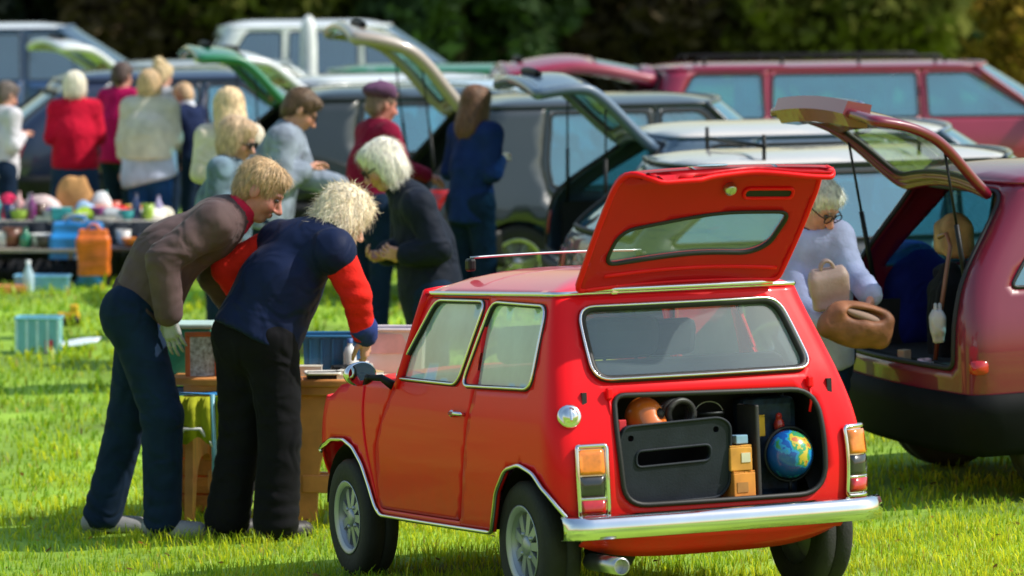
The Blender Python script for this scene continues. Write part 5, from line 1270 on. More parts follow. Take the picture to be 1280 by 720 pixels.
park('estate_car', 'green car whose roof shows above the beige tailgate', 392, 43.4, 79, R(-82), 'estate', .84, .66, .06, -2.2, 2.3, .35, (1.4, -1.3), GL_TEAL, GREENP, BLACKP, pillars=(-.1, -1.0))
park('hatchback_car', 'dark car with orange lined tailgate raised under the long blue people carrier', 128, 46.2, 74, R(-66), 'hatch', .82, .66, .06, -1.9, 2.0, .35, (1.25, -1.2), GL_DARK, SILVER, BLACKP, ang=R(84), inner=REDUND, gate_paint=WHITEP, gt=.045, gs=1.2, pillars=(-.1, -.9))
park('hatchback_car', 'dark navy hatchback behind the bright red cardigan', 32, 37.2, 86, R(-76), 'hatch', .84, .66, .08, -1.95, 2.1, .55, (1.3, -1.25), GL_TEAL, NAVYP, BLACKP, pillars=(-.1, -.95))
park('people_carrier', 'long dark blue people carrier with painted sky sheen on its roof at the back left', -205, 50.4, 28, R(-84), 'mpv', .92, .60, .07, -2.3, 2.45, .2, (1.5, -1.4), GL_DARK, paint('mid_blue_paint', (.02, .06, .16)), BLACKP, roofpaint=WHITEP, pillars=(.2, -.9), a0=1.5, a1=.6)  # white on this roof stands in for reflected sky
park('people_carrier', 'white people carrier in front of the trees, behind the white post', 258, 53.5, 24, R(-82), 'mpv', .90, .60, .09, -2.1, 2.2, .35, (1.4, -1.3), GL_DARK, WHITEP, BLACKP, pillars=(.1, -.9), a0=1.2, a1=.35)
park('hatchback_car', 'white hatchback at the left edge behind the pale blouse', -470, 41.0, 72, R(-84), 'hatch', .82, .64, .07, -1.95, 2.05, .5, (1.25, -1.2), GL_DARK, WHITEP, BLACKP, pillars=(-.1, -.9))
# ------------------------------------------------------------------ goods: in the boot of the small red car
PC = {}
def plain(col, rough=.5, coat=0., metal=0., var=.15, bump=0.):
    k = 'goods_%d_%d_%d_%d%d' % (*[int(c*200) for c in col], int(rough*10), int(coat*2+metal*5)); return pmat(k, col, rough=rough, coat=coat, metal=metal, var=var, vscale=14, bump=bump)
def clothm(col): return cloth('fabric_%d_%d_%d' % tuple(int(c*200) for c in col), col)
def TM(M, loc, rz=0., ry=0., rx=0.): return M @ Matrix.Translation(Vector(loc)) @ Euler((rx, ry, rz)).to_matrix().to_4x4()
def bl(px, py, x):                # a spot seen in the boot, at depth x of the car
    y = .408-(px-772)*.8985/266+(-.0)*(x+1.43); z = .43+(632-(px-772)*.055-py)*.43/147
    return np.array([x, y, z])
SLATE = pmat('slate_plastic', (.016, .021, .030), rough=.6, var=.25, vscale=9, spec=.25, bump=.1, bscale=120)
# grey moulded panel with a slot
t = thing('moulded_panel', 'dark grey moulded panel with a long slot, upright in the small red boot', 'panel', TM(MINI_M, (-1.405, .165, .425), ry=-.10))
outl = arc_poly([(.235, .03), (.245, .235), (.215, .315), (-.20, .33), (-.245, .30), (-.245, .06), (-.20, .01), (.18, .0)], [.05, .03, .03, .03, .03, .03, .04, .04], 4)
slot = arc_poly([(.165, .150), (.165, .215), (-.160, .225), (-.160, .160)], .028, 5)
h1 = arc_poly([(.20, .255), (.20, .28), (.175, .28), (.175, .255)], .012, 4); h2 = arc_poly([(-.17, .27), (-.17, .295), (-.195, .295), (-.195, .27)], .012, 4)
V2, Fc = cdt(outl, [slot, h1, h2], .03); V = np.column_stack([np.zeros(len(V2)), V2]); Fc = [f if np.cross(V[f[1]]-V[f[0]], V[f[2]]-V[f[0]])[0] < 0 else f[::-1] for f in Fc]
mk('panel', V, Fc, SLATE, t, False, .028); 
mb = MB(); mb.tube([(0, *p) for p in densify(slot, .02)], .006, 6, closed=True); mb.build('slot_rim', SLATE, t)
mb = MB(); mb.tube([(-.002, *p) for p in densify(outl, .03)], .006, 6, closed=True); mb.build('panel_rim', SLATE, t)
# orange mask with dark eye hole
p = bl(820, 536, -1.33); t = thing('helmet', 'orange plastic helmet with a dark visor hole, above the grey panel', 'helmet', TM(MINI_M, p, rz=.3))
fl = Field((-.12, -.10, -.02), (.12, .10, .17), .008); fl.ell((0, 0, .06), (.085, .075, .085), k=.02); fl.ell((-.05, 0, .03), (.05, .06, .04), k=.03); fl.ell((-.085, -.025, .075), (.03, .028, .025), k=.01, sub=True); fl.cut((0, 0, 0), (0, 0, -1)); V, Fc = fl.mesh(); big_mesh('shell', V, Fc, plain((.75, .17, .02), .35, 1.), t)
mb = MB(); mb.ball((-.062, -.025, .075), (.02, .026, .024)); mb.build('visor', BLACKP, t)
# black hose ring
p = bl(872, 522, -1.30); mb = MB(); a = np.linspace(0, 2*math.pi, 30)[:-1]
for k in range(3): mb.tube([(k*.024, .062*math.cos(q)*(1+.06*k), .03+.055*math.sin(q)) for q in a], .014, 8, closed=True)
tag(mb.build('hose_coil', plain((.045, .042, .045), .45), None, TM(MINI_M, p, rz=.2)), 'black ribbed hose coil between the orange helmet and the cardboard boxes', 'hose')
# black bucket
p = bl(922, 540, -1.20); t = thing('bucket', 'small black bucket at the back of the boot behind the orange boxes', 'bucket', TM(MINI_M, p-[0, 0, .02])); mb = MB(); mb.lathe([(.0001, 0), (.05, 0), (.062, .10), (.066, .10), (.066, .11), (.060, .11), (.048, .01), (.0001, .008)], 20); mb.build('tub', plain((.03, .03, .035), .5), t); mb = MB(); a = np.linspace(0, math.pi, 12); mb.tube([(0, .064*math.cos(q), .1+.05*math.sin(q)) for q in a], .003, 6); mb.build('handle', STEEL, t)
def carton(label, c, d, M, col, rz=0., flap=True, name='cardboard_box', cat='box', tape=None):
    t = thing(name, label, cat, TM(M, c, rz=rz)); m = plain(col, .75, var=.2); mb = MB(); mb.box((0, 0, d[2]/2), d, None, .004); mb.build('case', m, t)
    if flap: mb = MB(); mb.box((0, d[1]*.25+.0, d[2]+.003), (d[0]*.98, d[1]*.47, .005), rotm('X', .05)); mb.build('flap', m, t); mb = MB(); mb.box((0, -d[1]*.25, d[2]+.003), (d[0]*.98, d[1]*.47, .005), rotm('X', -.05)); mb.build('flap', m, t)
    if tape: mb = MB(); mb.box((-d[0]/2-.001, tape[3], d[2]*tape[1]), (.003, d[1]*tape[0], d[2]*tape[2])); mb.build('paper_sticker', plain(tape[4] if len(tape) > 4 else (.75, .7, .6), .6), t)
    return t
p0 = bl(931, 624, -1.38); carton('lower orange cardboard box standing in the boot beside the grey panel', (p0[0], p0[1], .412), (.12, .098, .115), MINI_M, (.72, .27, .04), .05, True, tape=(.5, .5, .35, .01, (.45, .2, .05)))
carton('upper orange cardboard box stacked beside the grey panel', (p0[0], p0[1]+.004, .535), (.12, .094, .095), MINI_M, (.75, .33, .05), -.08, True, tape=(.4, .55, .4, -.02, (.75, .68, .5)))
carton('little pale blue tin on top of the orange boxes in the boot', (p0[0], p0[1]-.01, .640), (.06, .055, .035), MINI_M, (.22, .40, .55), .1, False, 'tin', 'tin')
carton('small red tin at the left corner of the boot above the grey panel', bl(783, 536, -1.37), (.05, .035, .055), MINI_M, (.60, .02, .03), .1, False, 'tin', 'tin')
# dark suitcase behind the globe, yellow carton
t = thing('suitcase', 'dark blue patterned suitcase standing behind the globe in the boot', 'suitcase', TM(MINI_M, (-1.20, -.345, .412), rz=-.1)); mb = MB(); mb.box((0, 0, .20), (.13, .24, .40), None, .03)
pc_ = pmat('suitcase_cloth', (.015, .035, .075), rough=.6, var=.9, vscale=18, bump=.2); mb.build('case', pc_, t); mb = MB(); mb.tube([(-.02, .06, .40), (-.02, .05, .44), (-.02, -.05, .44), (-.02, -.06, .40)], .008, 6); mb.build('handle', BLACKP, t)
carton('small yellow carton leaning on the dark blue suitcase', bl(968, 543, -1.305), (.05, .062, .08), MINI_M, (.78, .42, .03), .1, True)
mb = MB(); mb.box((0, 0, .19), (.16, .018, .38), None, .006); tag(mb.build('plank', plain((.03, .027, .028), .6), None, TM(MINI_M, (-1.34, -.205, .412), rz=.05)), 'thin black upright board between the orange boxes and the globe', 'board')
# globe in a black ring on a stand
gm = bpy.data.materials.new('globe_map'); gm.use_nodes = True; nt = gm.node_tree; b = nt.nodes['Principled BSDF']; b.inputs['Roughness'].default_value = .22; b.inputs['Coat Weight'].default_value = .6
tc = nd(nt, 'ShaderNodeTexCoord'); nz = nd(nt, 'ShaderNodeTexNoise'); nz.inputs['Scale'].default_value = 9; nz.inputs['Detail'].default_value = 5; nt.links.new(tc.outputs['Object'], nz.inputs['Vector']); cr = nd(nt, 'ShaderNodeValToRGB'); nt.links.new(nz.outputs['Fac'], cr.inputs[0]); cr.color_ramp.interpolation = 'CONSTANT'
e = cr.color_ramp.elements; e[0].position = 0; e[0].color = (.01, .10, .42, 1); e[1].position = .52; e[1].color = (.02, .28, .60, 1)
for p_, c_ in ((.56, (.05, .32, .12, 1)), (.60, (.60, .45, .05, 1)), (.64, (.55, .16, .04, 1))): q = e.new(p_); q.color = c_
nt.links.new(cr.outputs[0], b.inputs['Base Color'])
p = bl(1003, 567, -1.36); t = thing('globe', 'blue toy globe with coloured countries in a black ring, right side of the boot', 'globe', TM(MINI_M, (p[0], p[1], .412)))
zc = p[2]-.412; mb = MB(); mb.ball((0, 0, zc), (.098, .098, .098), None, 32); mb.build('ball', gm, t)
mb = MB(); mb.tube([(0, .108*math.cos(q), zc+.108*math.sin(q)) for q in np.linspace(0, 2*math.pi, 40)[:-1]], .007, 8, closed=True); mb.lathe([(.007, zc-.2), (.007, zc-.1)], 8); mb.build('ring', BLACKP, t)
mb = MB(); mb.lathe([(.0001, .018), (.02, .022), (.06, .012), (.068, 0), (.0001, 0)], 22); mb.tube([(0, 0, .015), (0, 0, zc-.1)], .008, 8); mb.build('stand', BLACKP, t)
# small red bird ornament on top of the globe ring
t = thing('bird_ornament', 'tiny red and green bird ornament perched over the globe', 'ornament', TM(MINI_M, (p[0]+.06, p[1]+.01, .412+zc+.085))); fl = Field((-.06, -.05, -.02), (.06, .05, .1), .005); fl.ell((0, 0, .03), (.022, .022, .032), k=.01); fl.ell((-.01, .005, .068), (.014, .014, .014), k=.01); fl.cone((-.02, .005, .068), (-.036, .005, .064), .005, .002, k=.004); fl.cone((.01, -.01, .02), (.03, -.02, .0), .012, .004, k=.01); V, Fc = fl.mesh(); big_mesh('figure', V, Fc, plain((.62, .04, .03), .35, 1), t); mb = MB(); mb.lathe([(.02, 0), (.02, .006), (.0001, .006)], 12); mb.build('base', plain((.03, .2, .06)), t)

# ------------------------------------------------------------------ wooden table between the front people and the car
WOOD = pmat('orange_wood', (.66, .27, .08), rough=.5, var=.3, vscale=5, bump=.15, bscale=30, aniso_scale=(1, 8, 1))
tx, ty = (470-640)/F*19.95, 19.95; TZ = float(gz(tx, ty)); TABLE = Matrix.Translation((tx, ty, TZ)) @ Matrix.Rotation(R(-8), 4, 'Z'); TH = .715
t = thing('trestle_table', 'orange brown wooden table with curved plank legs beside the small red car', 'table', TABLE)
mb = MB(); mb.box((-.12, 0, TH-.02), (1.78, .62, .04), None, .01); mb.build('tabletop', WOOD, t)
mb = MB(); mb.box((-.12, -.285, TH-.06), (1.6, .022, .04), None, .004); mb.build('apron', WOOD, t)
for x in (-.88, .62):
    mb = MB()
    for y in (.0,):
        o_ = arc_poly([(-.30, 0), (-.24, 0), (-.15, .30), (.15, .30), (.24, 0), (.30, 0), (.27, .40), (.30, .62), (.30, .695), (-.30, .695), (-.30, .62), (-.27, .40)], [.01, .01, .12, .12, .01, .01, .1, .05, .0, .0, .05, .1], 5)
        V2, Fc = cdt(o_, [], .05); V = np.column_stack([np.full(len(V2), x), V2])
        mk('leg_panel', V, Fc, WOOD, t, False, .04)
mb = MB(); mb.box((-.55, 0, .17), (.62, .05, .10), None, .006); mb.build('stretcher', WOOD, t)
# curved front support seen under the near edge
o_ = arc_poly([(-.02, 0), (.10, 0), (.12, .36), (.30, .56), (.46, .675), (-.06, .675), (-.02, .40)], [.01, .01, .2, .1, .01, .01, .2], 6); V2, Fc = cdt(o_, [], .05); V = np.column_stack([V2[:, 0]-.36, np.full(len(V2), -.265), V2[:, 1]]); mk('curved_bracket', V, Fc, WOOD, t, False, .035)
mb = MB(); mb.box((-.08, -.255, .19), (.50, .03, .09), None, .006); mb.build('foot_rail', WOOD, t)
def ontab(px, dy): return np.array([((px-470)/F*(ty+dy)), dy, TH])
def TT(px, dy, dz=0., rz=0., **k): q = ontab(px, dy); return TM(Matrix.Translation((tx, ty, TZ)), (q[0], q[1]+.0-(q[0])*.14*0, q[2]+dz), rz=rz, **k)
def openbox(label, M, d, col, th=.008, name='crate', cat='crate', ribs=True, taper=.94, slots=False, lid=None):
    t = thing(name, label, cat, M); m = plain(col, .35, .3, var=.08); a, b, c = d; mb = MB()
    o = [(-a/2*taper, -b/2*taper), (a/2*taper, -b/2*taper), (a/2*taper, b/2*taper), (-a/2*taper, b/2*taper)]; u = [(-a/2, -b/2), (a/2, -b/2), (a/2, b/2), (-a/2, b/2)]
    V = [(*p, 0) for p in o]+[(*p, c) for p in u]+[(p[0]*(1-2*th/a), p[1]*(1-2*th/b), th) for p in o]+[(p[0]*(1-2*th/a), p[1]*(1-2*th/b), c) for p in u]
    Fc = [(3, 2, 1, 0)]+[(i, (i+1) % 4, 4+(i+1) % 4, 4+i) for i in range(4)]+[(8, 9, 10, 11)]+[(8+(i+1) % 4, 8+i, 12+i, 12+(i+1) % 4) for i in range(4)]+[(4+i, 4+(i+1) % 4, 12+(i+1) % 4, 12+i) for i in range(4)]
    mb.add(V, Fc, smooth=False); mb.build('tub', m, t)
    mb = MB(); P = arc_poly(u, .02, 3); mb.tube([(p[0]*1.02, p[1]*1.02, c) for p in P], .009, 6, closed=True); mb.build('rim', m, t)
    if ribs:
        mb = MB()
        for x in np.linspace(-a*.4, a*.4, 5): mb.box((x*taper, -b/2*(taper+1)/2-.004, c*.48), (.010, .012, c*.9), rotm('X', math.atan2(b/2*(1-taper), c)))
        mb.build('rib', m, t)
    return t
openbox('deep blue plastic storage box on the wooden table under the red sleeve', TT(414, .12, 0, .05), (.30, .24, .19), (.02, .13, .28), ribs=True, name='storage_box', cat='box')
openbox('white storage box with pale pink panel on the table beside the small red car', TT(487, .16, 0, -.06), (.34, .22, .22), (.72, .62, .66), ribs=False, name='storage_box', cat='box')
q = TT(488, .05); mb = MB(); mb.box((0, 0, .15), (.26, .006, .10), None, .002); tag(mb.build('card', plain((.75, .42, .44), .5), None, q), 'pink card leaning on the white storage box', 'card')
t = thing('bottle', 'white plastic bottle with blue cap next to the deep blue storage box', 'bottle', TT(437, -.05)); mb = MB(); mb.lathe([(.0001, 0), (.030, 0), (.033, .01), (.033, .11), (.024, .14), (.013, .15), (.013, .165)], 18); mb.build('flask', plain((.75, .76, .76), .3, .3), t); mb = MB(); mb.lathe([(.015, .162), (.015, .185), (.0001, .186)], 14); mb.build('cap', plain((.05, .12, .35)), t)
t = thing('tray', 'shallow black cutlery tray with white rim on the near edge of the wooden table', 'tray', TT(404, -.20, 0, .1)); mb = MB(); mb.box((0, 0, .012), (.16, .12, .02), None, .004); mb.build('base', BLACKP, t); mb = MB(); mb.tube([(x, y, .028) for x, y in arc_poly([(-.085, -.065), (.085, -.065), (.085, .065), (-.085, .065)], .015, 3)], .007, 6, closed=True); mb.build('rim', plain((.75, .72, .66)), t)
for i, (px, dy, d, col, lb) in enumerate([(440, -.20, (.15, .11, .022), (.62, .55, .40), 'cream paperback lying beside the black cutlery tray'), (440, -.19, (.13, .10, .018), (.70, .66, .58), 'white paperback on top of the cream one'), (462, -.12, (.11, .13, .03), (.55, .38, .16), 'tan hardback near the hand on the wooden table'), (385, -.05, (.14, .10, .05), (.65, .60, .50), 'pale box file at the left end of the table goods'), (520, -.15, (.12, .14, .03), (.45, .30, .12), 'brown book lying behind the car mirror'), (480, -.20, (.10, .12, .015), (.72, .70, .68), 'white leaflet stack in front of the pink card')]):
    t = thing('book', lb, 'book', TT(px, dy, .022 if i == 1 else 0, [.1, -.3, .4, .0, .2, -.2][i])); mb = MB(); mb.box((0, 0, d[2]/2), (d[0]-.006, d[1]-.006, d[2]-.006)); mb.build('pages', plain((.75, .72, .62), .8), t); mb = MB(); mb.box((0, 0, d[2]-.0015), (d[0], d[1], .003)); mb.box((0, 0, .0015), (d[0], d[1], .003)); mb.box((-d[0]/2+.0015, 0, d[2]/2), (.003, d[1], d[2]-.008)); mb.build('cover', plain(col, .5), t)
t = thing('camera', 'small black camera on the wooden table by the deep blue box', 'camera', TT(425, -.10, 0, .3)); mb = MB(); mb.box((0, 0, .03), (.09, .035, .055), None, .008); mb.build('case', BLACKP, t); mb = MB(); mb.lathe([(.022, 0), (.022, .03), (.018, .032), (.0001, .026)], 16, rotm('X', R(90)), (0, -.015, .03)); mb.build('lens', BLACKP, t)
t = thing('cup', 'white china cup by the hand on the wooden table', 'cup', TT(452, -.02)); mb = MB(); mb.lathe([(.0001, .005), (.022, .005), (.024, 0), (.028, .02), (.036, .07), (.033, .07), (.025, .015), (.0001, .012)], 18); mb.build('bowl', plain((.78, .76, .72), .2, 1), t); mb = MB(); a = np.linspace(-1.3, 1.3, 9); mb.tube([(.034+.02*math.cos(q), 0, .04+.02*math.sin(q)) for q in a], .0035, 6); mb.build('handle', plain((.78, .76, .72), .2, 1), t)
# things left of the gilet
q = unproj(233, 400, 20.1); t = thing('storage_box', 'green plastic box with pale lid between the two bending people', 'box', Matrix.Translation((q[0], 20.15, TZ+.70))); mb = MB(); mb.box((0, 0, .12), (.26, .25, .24), None, .012); mb.build('case', plain((.04, .30, .22), .35, .3), t); mb = MB(); mb.box((0, 0, .25), (.28, .27, .025), None, .008); mb.build('lid', plain((.45, .60, .55), .4), t)
q = unproj(252, 466, 19.8); FX = q[0]; g0 = float(gz(FX, 19.85))
t = thing('picture', 'orange framed picture with pale pattern leaning on the blue chair', 'picture', Matrix.Translation((FX, 19.86, g0+.700)) @ Euler((-.12, 0, .15)).to_matrix().to_4x4())
mb = MB()
for c, d in (((0, 0, .012), (.17, .02, .024)), ((0, 0, .258), (.17, .02, .024)), ((-.073, 0, .135), (.024, .02, .222)), ((.073, 0, .135), (.024, .02, .222))): mb.box(c, d, None, .003)
mb.build('frame', plain((.62, .14, .03), .4), t); mb = MB(); mb.box((0, .003, .135), (.122, .006, .222)); mb.build('print', pmat('pale_print', (.48, .55, .66), rough=.6, var=.6, vscale=45), t)
t = thing('folding_chair', 'blue tubular folding chair with lime green cloth between the two bending people', 'chair', Matrix.Translation((FX, 19.90, g0)) @ Matrix.Rotation(.1, 4, 'Z'))
TUBE = plain((.16, .42, .55), .3, .4)
mb = MB(); mb.tube([(-.20, -.16, .675), (.10, -.16, .675), (.10, .16, .675), (-.20, .16, .675)], .013, 8, closed=True); mb.build('seat_frame', plain((.03, .22, .55), .35, .4), t)
mb = MB(); mb.box((-.05, 0, .668), (.28, .30, .01), None, .004); mb.build('seat', clothm((.20, .30, .50)), t)
for x0, x1, y in ((.04, .05, -.17), (-.16, -.19, -.17), (.05, .06, .17), (-.18, -.20, .17)):
    mb = MB(); mb.tube([(x0, y, .67), (x0*1.0+.01, y, .35), (x1, y*1.15, .0)], .014, 8); mb.build('leg', TUBE, t)
mb = MB(); mb.tube([(-.17, -.17, .40), (-.10, -.18, .50), (-.02, -.18, .50), (.05, -.17, .40)], .011, 6); mb.build('brace', plain((.6, .62, .62), .3, .4), t)
V = [(x, -.175+.012*math.sin(k*1.7), z) for k, x in enumerate(np.linspace(-.19, .09, 15)) for z in (.66, .56, .44+.02*math.sin(k))]; mk('hanging_cloth', V, [(3*i+j, 3*i+3+j, 3*i+4+j, 3*i+1+j) for i in range(14) for j in range(2)], clothm((.42, .45, .03)), t, True, .004)
# orange crate with brick like slats on the grass
q = unproj(250, 600, 20.35); gx = q[0]; t = thing('slatted_crate', 'orange wooden crate standing on the grass under the lime cloth', 'crate', Matrix.Translation((gx, 20.4, float(gz(gx, 20.4)))))
OW = pmat('orange_crate_wood', (.60, .20, .035), rough=.6, var=.35, vscale=10, bump=.2); mb = MB()
for k in range(6): mb.box((0, -.17, .05+k*.092), (.34, .014, .082), None, .003); mb.box((0, .17, .05+k*.092), (.34, .014, .082), None, .003); mb.box((-.165, 0, .05+k*.092), (.014, .32, .082), None, .003); mb.box((.165, 0, .05+k*.092), (.014, .32, .082), None, .003)
mb.build('slats', OW, t)
for x in (-.15, .15):
    for y in (-.15, .15): mb = MB(); mb.box((x, y, .28), (.03, .03, .56)); mb.build('post', OW, t)
t = thing('umbrella', 'furled black umbrella with white tip standing behind the black trousers', 'umbrella', TM(Matrix.Identity(4), unproj(318, 0, 20.0)*[1, 1, 0]+[0, 0, float(gz(-1.29, 20.0))])); mb = MB(); mb.lathe([(.004, 0), (.006, .10), (.016, .18), (.030, .5), (.022, .62), (.006, .64)], 12); mb.build('canopy', plain((.16, .15, .17), .6), t); mb = MB(); mb.tube([(0, 0, .6), (0, 0, .80), (.03, 0, .84), (.06, 0, .80)], .008, 6); mb.build('handle', plain((.6, .6, .58), .4), t)

# ------------------------------------------------------------------ brown handbag and the contents of the maroon hatchback
def bag(name, label, M, d, col, handle=None, hcol=None, cat='bag', seed=1, slump=.012, group=None, emblem=None, h=.012):
    t = thing(name, label, cat, M, group); a, b, c = d; fl = Field((-a*.7, -b*.9, -.03), (a*.7, b*.9, c*1.2), h)
    if handle: fl.box((0, 0, c*.40), (a*.5, b*.46, c*.40), min(a, b)*.12, .03); fl.box((0, 0, c*.70), (a*.47, b*.26, c*.30), b*.1, .05)
    else: fl.box((0, 0, c*.42), (a*.5, b*.5, c*.42), min(a, b)*.3, .03); fl.ell((0, 0, c*.7), (a*.42, b*.4, c*.32), k=.05)
    fl.cut((0, 0, 0), (0, 0, -1)); fl.cut((0, 0, c), (0, 0, 1)); V, Fc = fl.mesh(); V = fold(V, Fc, slump, 16, seed)
    big_mesh('sack', V, Fc, clothm(col) if not isinstance(col, bpy.types.Material) else col, t)
    if handle:
        for y in (-b*.18, b*.18): mb = MB(); a_ = np.linspace(0, math.pi, 12); mb.tube([(a*.20*math.cos(q), y, c-.01+handle*math.sin(q)) for q in a_], .009, 6); mb.build('handle', clothm(hcol or col) if not isinstance(col, bpy.types.Material) else col, t)
    if emblem: mb = MB(); emblem(mb, a, b, c); mb.build('emblem', plain((.8, .82, .85), .6), t)
    return t
LEATHER = pmat('brown_leather', (.25, .10, .05), rough=.62, var=.45, vscale=9, bump=.4, bscale=22, spec=.3); PALEL = pmat('pale_leather', (.50, .33, .29), rough=.5, var=.2, bump=.2)
q = unproj(1062, 402, 19.72); M_ = Matrix.Translation(Vector(q-[0, 0, .10])) @ Euler((.35, .18, .25)).to_matrix().to_4x4()
t = thing('handbag', 'open brown leather handbag held by the lavender jumper', 'handbag', M_); fl = Field((-.26, -.16, -.08), (.26, .16, .26), .008)
fl.ell((0, 0, .08), (.19, .085, .10), k=.03); fl.ell((.02, .01, .14), (.17, .07, .07), k=.03); fl.ell((.02, -.045, .165), (.125, .06, .030), k=.02, sub=True); fl.cone((-.15, -.02, .05), (-.10, -.03, .16), .03, .02, k=.04); fl.cone((.15, -.01, .04), (.16, -.02, .15), .04, .02, k=.04); V, Fc = fl.mesh(); V = fold(V, Fc, .012, 24, 4); big_mesh('sack', V, Fc, LEATHER, t)
mb = MB(); mb.ball((.02, -.020, .155), (.11, .03, .022), rotm('Y', .15), 16); mb.build('lining', plain((.26, .17, .13), .8), t); mb = MB(); a = np.linspace(0, math.pi, 16); mb.tube([(.13*math.cos(u_), .02, .15+.05*math.sin(u_)) for u_ in a], .012, 8); mb.build('strap', LEATHER, t)
q = unproj(1040, 352, 19.84); bag('shoulder_bag', 'pale pink shoulder bag hanging in front of the lavender jumper', Matrix.Translation(Vector(q-[0, 0, .13])) @ Euler((.1, -.15, .1)).to_matrix().to_4x4(), (.17, .08, .20), PALEL, .05, None, seed=6)
HM = hatchcar[3]; hx = hatchcar[2]['xr']
def inhatch(px, py, dx): 
    """a spot in the load space of the maroon car: dx metres in from the tail"""
    o = HM.inverted() @ Vector(unproj(px, py, 20.25)); a = HM.inverted() @ Vector((0, 0, CAM_H)); d = o-a; u_ = (hx+dx-a.x)/d.x; return np.array(a+d*u_)
p = inhatch(1140, 470, .55); bag('holdall', 'large dark blue soft holdall filling the boot of the maroon hatchback', TM(HM, (p[0], p[1], .62), rz=1.5), (.62, .40, .56), (.010, .018, .16), None, seed=7)
p = inhatch(1190, 470, .35); bag('coat_bundle', 'black folded coat beside the dark blue holdall in the maroon hatchback', TM(HM, (p[0], p[1], .62), rz=1.4), (.30, .18, .52), (.012, .012, .014), None, seed=8, cat='coat')
p = inhatch(1192, 290, .45); bag('cushion', 'tan and cream cushion on top of the black coat in the maroon hatchback', TM(HM, (p[0], p[1], 1.16), rz=1.3), (.30, .16, .22), pmat('tan_cushion', (.50, .30, .12), rough=.8, var=.5, vscale=8), None, seed=9, cat='cushion')
p = inhatch(1168, 470, .16); mb = MB(); mb.tube([(0, 0, 0), (.04, -.01, .3), (.10, -.01, .62), (.10, .03, .68), (.08, .08, .66)], .012, 8); tag(mb.build('walking_stick', plain((.28, .10, .04), .4, .4), None, TM(HM, (p[0], p[1], .625))), 'brown walking stick leaning at the opening of the maroon hatchback', 'stick')
p = inhatch(1174, 470, .12); bag('white_bag', 'small white carrier bag hanging by the walking stick', TM(HM, (p[0], p[1], .78), rz=1.2), (.10, .06, .16), (.72, .70, .66), .04, None, seed=10, h=.008)
for i, (px, dx, d, col, lb) in enumerate([(1131, .07, (.05, .05, .11), (.60, .46, .30), 'tan wooden block standing on the sill of the maroon hatchback'), (1108, .09, (.08, .10, .04), (.35, .33, .32), 'grey tin lying at the left of the maroon hatchback sill'), (1120, .05, (.05, .06, .03), (.50, .46, .42), 'small cream box beside the tan wooden block')]):
    p = inhatch(px, 470, dx); carton(lb, (p[0], p[1], .61), d, HM, col, .3, False, 'small_box', 'box')
p = inhatch(1156, 470, .07); t = thing('mug', 'white mug with pink flower print on the sill of the maroon hatchback', 'mug', TM(HM, (p[0], p[1], .61))); mb = MB(); mb.lathe([(.0001, 0), (.034, 0), (.036, .085), (.032, .085), (.030, .01), (.0001, .008)], 18); mb.build('cup', pmat('flower_print', (.70, .50, .58), rough=.3, coat=.6, var=.6, vscale=35), t); mb = MB(); a_ = np.linspace(-1.3, 1.3, 9); mb.tube([(.035+.022*math.cos(u_), 0, .042+.025*math.sin(u_)) for u_ in a_], .004, 6); mb.build('handle', plain((.7, .68, .68), .3, .6), t)

# ------------------------------------------------------------------ the long stall on the left and what lies around it
def stallM(px, Y): X = (px-640)/F*Y; return Matrix.Translation((X, Y, float(gz(X, Y))))
BH = .48; SY = 32.2
t = thing('stall_table', 'long stall table heaped with goods in front of the shoppers', 'table', stallM(60, SY)); mb = MB(); mb.box((-.15, 0, BH-.015), (2.95, .62, .03), None, .006); mb.build('tabletop', plain((.55, .50, .45), .6), t)
for x in (-1.5, -.5, .4, 1.2):
    for y in (-.26, .26): mb = MB(); mb.tube([(x, y, BH-.03), (x, y*1.1, 0)], .016, 6); mb.build('leg', STEEL, t)
LH = .30; LY = 31.6
t = thing('low_table', 'low bench under a black cloth at the left edge, before the stall table', 'table', stallM(20, LY)); mb = MB(); mb.box((0, 0, LH-.015), (.98, .46, .03), None, .006); mb.build('tabletop', plain((.3, .25, .2), .6), t)
for x in (-.45, .45):
    for y in (-.2, .2): mb = MB(); mb.box((x, y, (LH-.03)/2), (.04, .04, LH-.03)); mb.build('leg', plain((.2, .15, .1), .6), t)
V = [(x, -.245+.012*math.sin(k*2.1), z) for k, x in enumerate(np.linspace(-.50, .50, 31)) for z in (LH-.1, .22, .05)]; mk('black_cloth', V, [(3*i+j, 3*i+3+j, 3*i+4+j, 3*i+1+j) for i in range(30) for j in range(2)], clothm((.01, .01, .012)), t, True, .006)
t = thing('low_table', 'low dark table with small goods at the right end of the long stall', 'table', stallM(172, LY)); mb = MB(); mb.box((0, 0, LH-.015), (.50, .44, .03), None, .006); mb.build('tabletop', plain((.05, .04, .05), .6), t)
for x in (-.22, .22):
    for y in (-.19, .19): mb = MB(); mb.box((x, y, (LH-.03)/2), (.04, .04, LH-.03)); mb.build('leg', plain((.03, .03, .03), .6), t)
V = [(x, -.315+.015*math.sin(k*1.9), z) for k, x in enumerate(np.linspace(-1.62, 1.32, 61)) for z in (BH-.01, BH*.5, .04)]; mk('table_cloth', V, [(3*i+j, 3*i+3+j, 3*i+4+j, 3*i+1+j) for i in range(60) for j in range(2)], clothm((.03, .035, .045)), bpy.data.objects['stall_table'], True, .006)
